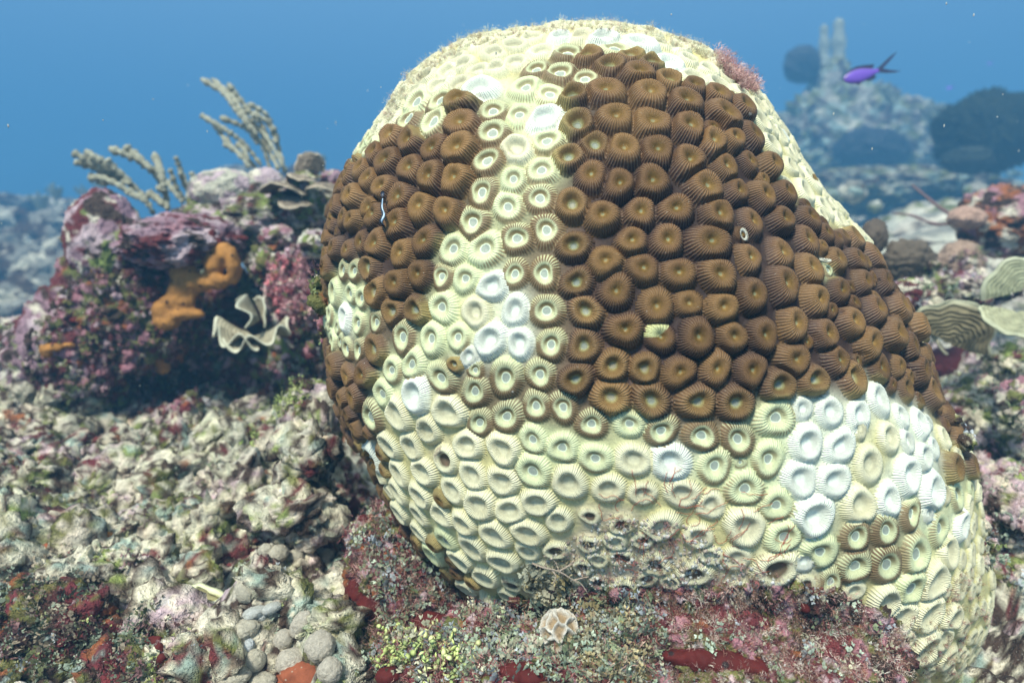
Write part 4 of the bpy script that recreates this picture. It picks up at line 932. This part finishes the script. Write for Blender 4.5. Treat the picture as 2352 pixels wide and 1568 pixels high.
KEEP += [(1285, 1450, 55, 62), (580, 750, 85, 80), (700, 415, 75, 60), (490, 1390, 65, 60), (2200, 750, 90, 70), (2330, 670, 60, 110)]
# ------------------------------------------------------------------ algae
def blades_template(kind, seed):
    r = np.random.default_rng(seed); vs, fs = [], []
    def ribbon(p0, dirv, side, w0, w1, L, bend, nseg=3):
        p = np.array(p0, float); d = np.array(dirv, float); base = len(vs)
        for k in range(nseg + 1):
            t_ = k / nseg; w = w0 + (w1 - w0) * t_; vs.append(p - side * w); vs.append(p + side * w)
            p = p + d * L / nseg; d = d + np.array(bend) / nseg; d = d / np.linalg.norm(d)
        for k in range(nseg): fs.append((base + 2 * k, base + 2 * k + 1, base + 2 * k + 3, base + 2 * k + 2))
        return p, d
    if kind == 'leaf':
        for b in range(3):
            a = r.uniform(0, 6.28); d = np.array([math.cos(a) * .7, math.sin(a) * .7, .75]); d /= np.linalg.norm(d); side = np.cross(d, [math.sin(a * 2), .3, .4]); side /= np.linalg.norm(side)
            p, d2 = ribbon((0, 0, 0), d, side, .07, .13, .45, r.normal(size=3) * .4, 2)
            for s_ in (-1, 1):
                d3 = d2 + side * s_ * .75; d3 /= np.linalg.norm(d3); sd = np.cross(d3, np.cross(side, d2)); sd /= np.linalg.norm(sd) + 1e-9
                p2, d4 = ribbon(p, d3, sd, .10, .11, .28, r.normal(size=3) * .4, 2)
                for s2 in (-1, 1):
                    d5 = d4 + sd * s2 * .6; d5 /= np.linalg.norm(d5); ribbon(p2 - d4 * .03, d5, sd, .075, .05, .2, r.normal(size=3) * .3, 1)
    elif kind == 'turf':
        for b in range(13):
            a = r.uniform(0, 6.28); sp = r.uniform(.1, .9); d = np.array([math.cos(a) * sp, math.sin(a) * sp, 1.0]); d /= np.linalg.norm(d); side = np.cross(d, r.normal(size=3)); side /= np.linalg.norm(side)
            L = r.uniform(.5, 1.0); p, d2 = ribbon((math.cos(a) * .1, math.sin(a) * .1, 0), d, side, .018, .014, L * .6, r.normal(size=3) * .5, 2)
            for q_ in range(2):
                d3 = d2 + r.normal(size=3) * .55; d3 /= np.linalg.norm(d3); ribbon(p, d3, side, .014, .004, L * .4, r.normal(size=3) * .5, 1)
    elif kind == 'disk':
        p = np.zeros(3); d = np.array([.3, .2, 1.0])
        for b in range(7):
            nn = r.normal(size=3); nn /= np.linalg.norm(nn); s1 = np.cross(nn, [.3, .5, .7]); s1 /= np.linalg.norm(s1); s2 = np.cross(nn, s1); base = len(vs); R_ = r.uniform(.13, .19)
            vs.append(p + nn * .05)
            for k in range(7): an = k * 2 * math.pi / 7; vs.append(p + R_ * (math.cos(an) * s1 + math.sin(an) * s2))
            vs.append(p - nn * .05)
            for k in range(7): fs.append((base, base + 1 + k, base + 1 + (k + 1) % 7)); fs.append((base + 8, base + 1 + (k + 1) % 7, base + 1 + k))
            d = d + r.normal(size=3) * .5; d /= np.linalg.norm(d); p = p + d * .24
    elif kind == 'lump':
        v0, f0 = ico(3); vv = v0 * (1 + .45 * fbm(v0 * 1.7, 3, seed) + .45 * billow(v0 * 4, 2, seed))[:, None] * np.array([1, .85, .5]); vs = list(vv * .6); fs = [tuple(q_) for q_ in f0]
    else:
        v0, f0 = ico(1); vv = v0 * (1 + .35 * noise(v0 * 2.3, seed))[:, None] * np.array([1, .8, .6]); vs = list(vv * .5); fs = [tuple(q_) for q_ in f0]
    return np.array(vs), fs
def plant(name, kind, hits, size, cols, seed, mat, label=None, jitter=.35, lift=0.0, seq=None, pscale=6.0, pseed=71):
    r = np.random.default_rng(seed); T_ = [blades_template(kind, seed * 10 + k) for k in range(8)]; V, Fq, Ft, C, n = [], [], [], [], 0
    cols = np.array(cols)
    for loc, nor, dep in hits:
        tv, tf = T_[r.integers(8)]; nn = nor + r.normal(size=3) * .35 + np.array([0, 0, .25]); nn /= np.linalg.norm(nn); a1 = np.cross(nn, r.normal(size=3)); a1 /= np.linalg.norm(a1); a2 = np.cross(nn, a1)
        s = size * math.exp(np.clip(r.normal(), -1.8, 1.5) * jitter); vv = loc + nor * lift + s * (tv[:, 0:1] * a1 + tv[:, 1:2] * a2 + tv[:, 2:3] * nn)
        ci_ = int((noise(np.array([loc]) * (14 if kind == 'lump' else 25), seed)[0] * 1.6 + .5 + r.normal() * .16) * len(cols)) % len(cols) if kind == 'lump' else r.integers(len(cols)); c = cols[ci_] * math.exp(r.normal() * .22); cz = np.tile(c, (len(tv), 1)) * ((1 + .35 * np.clip(tv[:, 2:3], 0, 1)) if kind != 'lump' else np.clip(1 + 1.1 * noise(tv * 3.5, int(len(V)) % 50), .15, 2)[:, None])
        V.append(vv); C.append(cz)
        for q_ in tf: (Fq if len(q_) == 4 else Ft).append([x + n for x in q_])
        n += len(tv)
    if not V: return None
    V = np.concatenate(V); C = np.concatenate(C)
    if seq: C = paint(V, pseed, pscale, seq) * (0.82 + 0.18 * C / (C.mean() + 1e-6))
    o = mk(name, V, np.array(Fq if Fq else Ft), mat, None, {'Col': C}); o['kind'] = 'stuff'
    return o
TEAL = [(.24, .29, .22), (.30, .35, .27), (.20, .24, .14), (.34, .33, .24), (.24, .26, .28)]
REDT = [(.30, .10, .10), (.38, .19, .18), (.22, .06, .07), (.42, .27, .23), (.30, .17, .12)]
TAN = [(.30, .25, .14), (.38, .33, .21), (.22, .18, .09)]
PALEC = [(.72, .70, .60), (.62, .56, .48), (.80, .80, .74), (.55, .45, .38)]
Z1 = [(775, 1020), (800, 1060), (850, 1120), (905, 1210), (965, 1300), (1040, 1370), (1120, 1410), (1240, 1440), (1240, 1568), (880, 1568), (800, 1400), (780, 1200)]
Z1b = [(800, 1120), (905, 1220), (1040, 1365), (1180, 1430), (1240, 1500), (1150, 1568), (880, 1568), (860, 1350), (810, 1250)]
Z2 = [(1110, 1395), (1230, 1370), (1330, 1345), (1500, 1350), (1540, 1568), (1100, 1568)]
Z3 = [(1480, 1350), (1700, 1345), (1880, 1345), (2000, 1395), (2075, 1440), (2100, 1568), (1500, 1568)]
Z4 = [(1230, 1320), (1300, 1240), (1400, 1180), (1560, 1200), (1700, 1290), (1830, 1335), (1700, 1380), (1480, 1400), (1250, 1400)]
ZS = [(0, 860), (300, 960), (560, 900), (750, 960), (790, 1150), (800, 1400), (880, 1568), (0, 1568)]
ZO = [(170, 640), (340, 620), (470, 590), (600, 560), (740, 560), (745, 880), (300, 960), (60, 900), (60, 780)]
SLOPEC = [(.62, .60, .46), (.66, .62, .52), (.54, .44, .44), (.24, .22, .12), (.60, .56, .42), (.16, .08, .06), (.46, .44, .30), (.40, .30, .20), (.10, .09, .06), (.30, .32, .16)]
OUTC = [(.46, .34, .38), (.24, .08, .09), (.16, .15, .07), (.52, .44, .42), (.34, .15, .17), (.10, .05, .05), (.24, .12, .13)]
KEEP.append((110, 1490, 230, 165))
plant('slope_rubble', 'lump', scatter_hits(ZS, 520, 14), .042, SLOPEC, 9, MAT_GROUND, jitter=.4, lift=-.006, seq=GSEQ)
plant('slope_rubble', 'lump', scatter_hits(ZS, 1500, 24), .011, SLOPEC, 19, MAT_GROUND, jitter=.5, lift=-.001, seq=GSEQ)
KEEP.pop()
plant('corner_rubble', 'lump', scatter_hits([(0, 1320), (240, 1340), (340, 1568), (0, 1568)], 260, 44), .014, OUTC, 45, MAT_ROCK, jitter=.5, seq=S_BLACK, pscale=12)  # near-black rubble colours carry the painted shade of the corner
plant('outcrop_rubble', 'lump', scatter_hits(ZO, 900, 16), .014, OUTC, 11, MAT_ROCK, jitter=.5, seq=S_DARK, pscale=8)  # dark crust colours also paint in the shade of the outcrop's hollow
plant('right_rubble', 'lump', scatter_hits([(2130, 600), (2352, 560), (2352, 1350), (2260, 1300), (2260, 1100), (2170, 900), (2110, 700)], 500, 26), .018, SLOPEC + OUTC, 21, MAT_ROCK, jitter=.5, seq=S_PALE, pscale=9)
plant('foot_rubble', 'lump', scatter_hits(Z1, 700, 27) + scatter_hits(Z2, 300, 28) + scatter_hits(Z3, 600, 29), .009, OUTC + [(.2, .2, .14), (.5, .42, .34)], 22, MAT_ROCK, jitter=.5, seq=S_DARK, pscale=14)
plant('red_turf_algae', 'turf', scatter_hits(Z1, 850, 1) + scatter_hits(Z2, 260, 2), .014, REDT, 1, MAT_TURF)
plant('leafy_algae', 'leaf', scatter_hits(Z1b, 420, 3) + scatter_hits(Z2, 420, 4), .014, TEAL, 2, MAT_ALGA)
plant('red_turf_algae', 'turf', scatter_hits(Z3, 1500, 5), .0095, REDT + [(.55, .46, .38), (.20, .12, .07), (.12, .06, .05), (.6, .52, .46)], 3, MAT_TURF)
plant('leafy_algae', 'leaf', scatter_hits(Z3, 70, 55), .011, TEAL, 23, MAT_ALGA)
plant('brown_leafy_algae', 'leaf', scatter_hits([(1225, 1290), (1300, 1290), (1350, 1360), (1480, 1400), (1500, 1568), (1330, 1568), (1330, 1400), (1225, 1380)], 230, 6), .013, TAN + [(.24, .24, .18), (.30, .28, .2)], 4, MAT_ALGA)
plant('sediment_crumbs', 'crumb', scatter_hits(Z3, 1700, 7) + scatter_hits(Z1, 800, 8) + scatter_hits(Z4, 900, 9), .0036, PALEC, 5, MAT_CORAL)
plant('overgrowing_turf', 'turf', scatter_hits(Z4, 260, 10, only=('polyp', 'small', 'tissue')), .007, REDT + TAN, 6, MAT_TURF)
plant('beaded_green_algae', 'disk', scatter_hits([(880, 1440), (925, 1430), (950, 1500), (930, 1560), (890, 1530)], 80, 11) + scatter_hits([(955, 1462), (1030, 1465), (1040, 1490), (1100, 1540), (1040, 1568), (960, 1490)], 70, 12), .017, [(.40, .46, .17), (.33, .40, .16), (.50, .52, .25)], 7, MAT_ALGA)
plant('slope_leafy_algae', 'leaf', scatter_hits(ZS, 380, 13), .012, TEAL + [(.16, .17, .08), (.14, .08, .08), (.3, .33, .14), (.24, .24, .12)], 8, MAT_ALGA)
plant('slope_leafy_algae', 'leaf', scatter_hits([(0, 1280), (200, 1300), (420, 1420), (440, 1568), (0, 1568)], 420, 33), .014, [(.14, .17, .12), (.20, .24, .18), (.10, .11, .05), (.12, .06, .06), (.22, .18, .13)], 28, MAT_ALGA)  # blades coloured darker here to deepen the painted corner shade
plant('outcrop_turf', 'leaf', scatter_hits(ZO, 420, 15), .014, [(.24, .11, .11), (.30, .18, .20), (.15, .16, .06), (.12, .06, .06), (.34, .30, .24), (.2, .24, .1)], 10, MAT_ALGA)
plant('pink_coralline_sprigs', 'leaf', scatter_hits([(625, 600), (700, 590), (720, 680), (690, 760), (640, 740), (615, 670)], 160, 35), .014, [(.48, .15, .17), (.40, .20, .22), (.52, .30, .30)], 30, MAT_ALGA)
plant('yellow_green_algae', 'leaf', scatter_hits([(540, 960), (640, 900), (720, 870), (700, 930), (600, 1010), (530, 1020)], 170, 17), .012, [(.30, .36, .12), (.34, .36, .16), (.24, .28, .10)], 12, MAT_ALGA)
plant('pink_turf_algae', 'turf', scatter_hits([(1635, 112), (1680, 130), (1735, 185), (1740, 215), (1700, 200), (1650, 150)], 240, 18, only=('polyp', 'small', 'tissue')), .0105, [(.46, .27, .25), (.55, .38, .34), (.34, .16, .15)], 13, MAT_TURF)
top_edge = [(875, 260), (930, 175), (1000, 110), (1080, 75), (1200, 50), (1340, 38), (1480, 50), (1600, 85), (1690, 140), (1670, 165), (1590, 120), (1480, 80), (1340, 66), (1200, 82), (1080, 108), (1010, 145), (945, 205), (895, 280)]
plant('fine_top_turf', 'turf', scatter_hits(top_edge, 900, 19, only=('polyp', 'small', 'tissue')), .0055, [(.66, .62, .44), (.58, .50, .36), (.72, .70, .52), (.5, .36, .3)], 14, MAT_TURF)
plant('right_leafy_algae', 'leaf', scatter_hits([(2130, 600), (2352, 560), (2352, 1350), (2260, 1300), (2260, 1100), (2170, 900), (2110, 700)], 220, 20), .015, TEAL + [(.3, .16, .17), (.16, .2, .07), (.42, .36, .3)], 15, MAT_ALGA)
plant('flank_turf', 'turf', scatter_hits([(2230, 1300), (2262, 1330), (2265, 1430), (2180, 1560), (2085, 1568), (2060, 1440)], 140, 21, only=('polyp', 'small', 'tissue')), .007, REDT + TAN, 16, MAT_TURF)

# pale twiggy alga over the overgrown patch
dtw = depth_at(1290, 1330, .72) - 0.02
def cz(x, y): return (689 + x * .3418, 1033 + y * .3418)
mb = MB()
for k, ln in enumerate([[(1560, 760), (1640, 790), (1740, 815), (1840, 875), (1890, 900), (1935, 965)], [(1740, 815), (1800, 780), (1850, 740), (1930, 725)], [(1800, 780), (1850, 765), (1905, 815)], [(1640, 710), (1700, 730), (1760, 750), (1800, 780)],
                         [(1840, 875), (1890, 860), (1940, 850)], [(1740, 815), (1720, 760), (1680, 705)], [(1850, 740), (1870, 700), (1890, 660)], [(1690, 800), (1720, 850), (1700, 900)]]):
    pp = curve([P(*cz(*c), dtw - 0.004 * math.sin(j + k)) for j, c in enumerate(ln)], 16); v, f = tubepath(pp, np.linspace(.0011, .0005, 16), 6, .2); mb.add(v, f, (.62, .50, .40))
tag(mb.build('twiggy_alga', MAT_CORAL), 'thin pale branching alga above the ruffled white coral', 'alga')

# fine red threads draped on the bleached skeleton
mb = MB(); tr = np.random.default_rng(33)
for k in range(58):
    x, y = tr.uniform(1400, 1850), tr.uniform(1100, 1330)
    if not inpoly(x, y, [(1420, 1130), (1500, 1080), (1620, 1090), (1800, 1170), (1840, 1320), (1420, 1330)]): continue
    an = tr.uniform(0, 6.28); pts_ = []
    for s_ in range(int(tr.integers(8, 20))):
        h = hit(x, y)
        if h is None: break
        pts_.append(h[0] + h[1] * 0.0016); an += tr.normal() * .35; x += 5 * math.cos(an); y += 5 * math.sin(an)
    if len(pts_) > 4:
        pp = curve(pts_, len(pts_) * 2); v, f = tubepath(pp, np.full(len(pp), .00026), 5); mb.add(v, f, (.42, .10, .06))
o = mb.build('red_thread_algae', MAT_TURF); o['kind'] = 'stuff'

# ------------------------------------------------------------------ animals
def fish(name, label, d, length, snout, tailb, body_c, dark_c, group=None, detail=True):
    """slim damselfish with a forked tail, swimming with its head at snout (picture point)"""
    a, b = P(*snout, d), P(*tailb, d + 0.01); ax_ = (b - a); L = np.linalg.norm(ax_); ax_ /= L
    upv = UP - ax_ * (UP @ ax_); upv /= np.linalg.norm(upv); sd = np.cross(ax_, upv)
    root = empty(name, (a + b) / 2, label, 'fish', group)
    prof = [(0, .004), (.04, .055), (.12, .115), (.25, .168), (.4, .19), (.55, .178), (.7, .135), (.85, .08), (1.0, .048)]
    n, m_ = 40, 24; vs = []; cs = []
    for i in range(n):
        t_ = i / (n - 1); h = np.interp(t_, *zip(*prof)) * L; w = h * (.48 - .12 * t_)
        for j in range(m_):
            an = 2 * math.pi * j / m_; vs.append(a + ax_ * t_ * L + upv * h * math.sin(an) + sd * w * math.cos(an))
            k = sstep(.55, 1.0, np.array(math.sin(an))); cs.append(np.array(body_c) * (1 - k) + np.array(dark_c) * k if t_ > .05 else np.array(dark_c))
    fs = [(i * m_ + j, i * m_ + (j + 1) % m_, (i + 1) * m_ + (j + 1) % m_, (i + 1) * m_ + j) for i in range(n - 1) for j in range(m_)] + [tuple(range((n - 1) * m_, n * m_)), tuple(range(m_ - 1, -1, -1))]
    mb = MB(); mb.add(vs, fs, np.array(cs)); mb.build('body', MAT_FISH, root)
    def fin(nm, outline, col, th=.006):
        k = len(outline); pl = [a + ax_ * x * L + upv * y * L + sd * (th * L) for x, y in outline] + [a + ax_ * x * L + upv * y * L - sd * (th * L) for x, y in outline]
        fs = [tuple(range(k)), tuple(range(2 * k - 1, k - 1, -1))] + [(i, (i + 1) % k, k + (i + 1) % k, k + i) for i in range(k)]
        mb = MB(); mb.add(pl, fs, col); return mb.build(nm, MAT_FISH, root, False)
    fin('tail_fin', [(.96, .05), (1.08, .10), (1.25, .19), (1.42, .27), (1.62, .34), (1.45, .22), (1.28, .11), (1.12, .02), (1.28, -.06), (1.45, -.12), (1.60, -.15), (1.40, -.16), (1.20, -.12), (1.05, -.07), (.96, -.05)], dark_c)
    fin('dorsal_fin', [(.18, .13), (.28, .205), (.45, .235), (.62, .225), (.78, .20), (.93, .17), (.86, .09), (.7, .11), (.5, .15), (.3, .15)], dark_c)
    fin('anal_fin', [(.55, -.15), (.68, -.19), (.82, -.19), (.90, -.13), (.84, -.06), (.7, -.10)], dark_c)
    if detail:
        fin('pelvic_fin', [(.28, -.15), (.36, -.22), (.45, -.22), (.40, -.15)], dark_c)
        for s_ in (1, -1):
            v, f = ico(3); h = .06 * L; mb = MB(); c = a + ax_ * .10 * L + upv * .02 * L + sd * s_ * .040 * L; mb.add(c + v * .020 * L, f.tolist(), (.01, .01, .015)); mb.build('eye', MAT_FISH, root)
    return root
fish('chromis_fish', 'purple fish with a dark back and forked tail swimming left in the open water', 1.95, .1, (1935, 184), (2018, 162), (.17, .08, .48), (.03, .03, .07))
fish('chromis_fish', 'tiny far violet fish between the big purple fish and the right edge', 6.0, .1, (2174, 204), (2186, 201), (.25, .15, .8), (.1, .08, .4), detail=False)
fish('chromis_fish', 'faint tiny violet fish highest at the right over the reef', 7.5, .1, (2268, 147), (2277, 146), (.25, .15, .8), (.1, .08, .4), detail=False)
# slender goby resting on the colony
gp_ = []
for x, y in [(890, 458), (890, 478), (888, 500), (884, 518), (878, 530)]:
    h = hit(x, y); gp_.append(h[0] + h[1] * .006 - FWD * .004)
r_ = empty('goby_fish', gp_[0], 'slender black fish with a pale blue stripe resting on the brown polyps at the left', 'fish')
pp = curve(gp_, 40); s = np.linspace(0, 1, 40); rad = .0021 * np.interp(s, [0, .1, .6, .92, 1], [.25, .6, 1, .9, .35]); v, f = tubepath(pp, rad, 12); mb = MB(); mb.add(v, f, (.012, .016, .03)); mb.build('body', MAT_FISH, r_)
v, f = tubepath(pp[2:-2] - FWD * .0015 + RIGHT * .0008, rad[2:-2] * .55, 8); mb = MB(); mb.add(v, f, (.45, .60, .75)); mb.build('stripe', MAT_FISH, r_)
mb = MB(); th = np.linspace(0, 2 * np.pi, 9)[:-1]; t0 = pp[0]
mb.add([t0 + RIGHT * .0022 * math.cos(a) + UP * (.003 + .003 * math.sin(a)) for a in th] + [t0 + RIGHT * .0022 * math.cos(a) + UP * (.003 + .003 * math.sin(a)) + FWD * .0006 for a in th], [tuple(range(8)), tuple(range(15, 7, -1))] + [(i, (i + 1) % 8, 8 + (i + 1) % 8, 8 + i) for i in range(8)], (.05, .06, .09)); mb.build('tail_fin', MAT_FISH, r_)
# two small worms with a crown of pale tentacles
for (x, y, sx, sy, l) in [(1702, 543, 9, 13, 'oval ring of tiny white tentacles on a brown polyp right of centre'), (1893, 606, 11, 8, 'second fuzzy pale tentacle crown between brown polyps near the right flank')]:
    h = hit(x, y); dp = h[0] @ FWD; c0 = h[0] + h[1] * .003; n = h[1]; e1 = RIGHT - n * (RIGHT @ n); e1 /= np.linalg.norm(e1); e2 = np.cross(n, e1); mb = MB()
    for k in range(22):
        an = 2 * math.pi * k / 22; rr_ = (sx * math.cos(an) * e1 + sy * math.sin(an) * e2) * dp / F
        v, f = tubepath([c0 + rr_ * .75, c0 + rr_ + n * .001, c0 + rr_ * 1.25 + n * .002], [.0006, .0007, .0003], 6); mb.add(v, f, (.85, .84, .72))
    tag(mb.build('fan_worm', MAT_CORAL), l, 'worm')

# drifting specks in the water
mb = MB(); sr = np.random.default_rng(77); v, f = ico(1)
for k in range(130):
    d = sr.uniform(.5, 2.2); x, y = sr.uniform(-200, 2552), sr.uniform(-100, 900)
    mb.add(P(x, y, d) + v * np.array([1, 1, sr.uniform(.6, 2.6)]) * sr.uniform(.0004, .0010), f.tolist(), (.7, .7, .65))
o = mb.build('drifting_specks', MAT_CORAL); o['kind'] = 'stuff'

# ------------------------------------------------------------------ haze of the sea water
bm = bmesh.new(); bmesh.ops.create_cube(bm, size=1.0)
for v in bm.verts:
    v.co = Vector((v.co.x * 330, v.co.y * 330 + 20, -9.0 if v.co.z < 0 else 2.9))
me = bpy.data.meshes.new('haze'); bm.to_mesh(me); bm.free()
hz = bpy.data.objects.new('haze', me); COL.objects.link(hz); hz['kind'] = 'stuff'
m = bpy.data.materials.new('sea_water_haze'); m.use_nodes = True; t = m.node_tree
t.nodes.remove(t.nodes['Principled BSDF'])
pv = t.nodes.new('ShaderNodeVolumePrincipled'); pv.inputs['Color'].default_value = (.13, .38, .68, 1); pv.inputs['Density'].default_value = 0.058
pv.inputs['Anisotropy'].default_value = 0.2
t.links.new(pv.outputs[0], t.nodes['Material Output'].inputs['Volume']); me.materials.append(m)
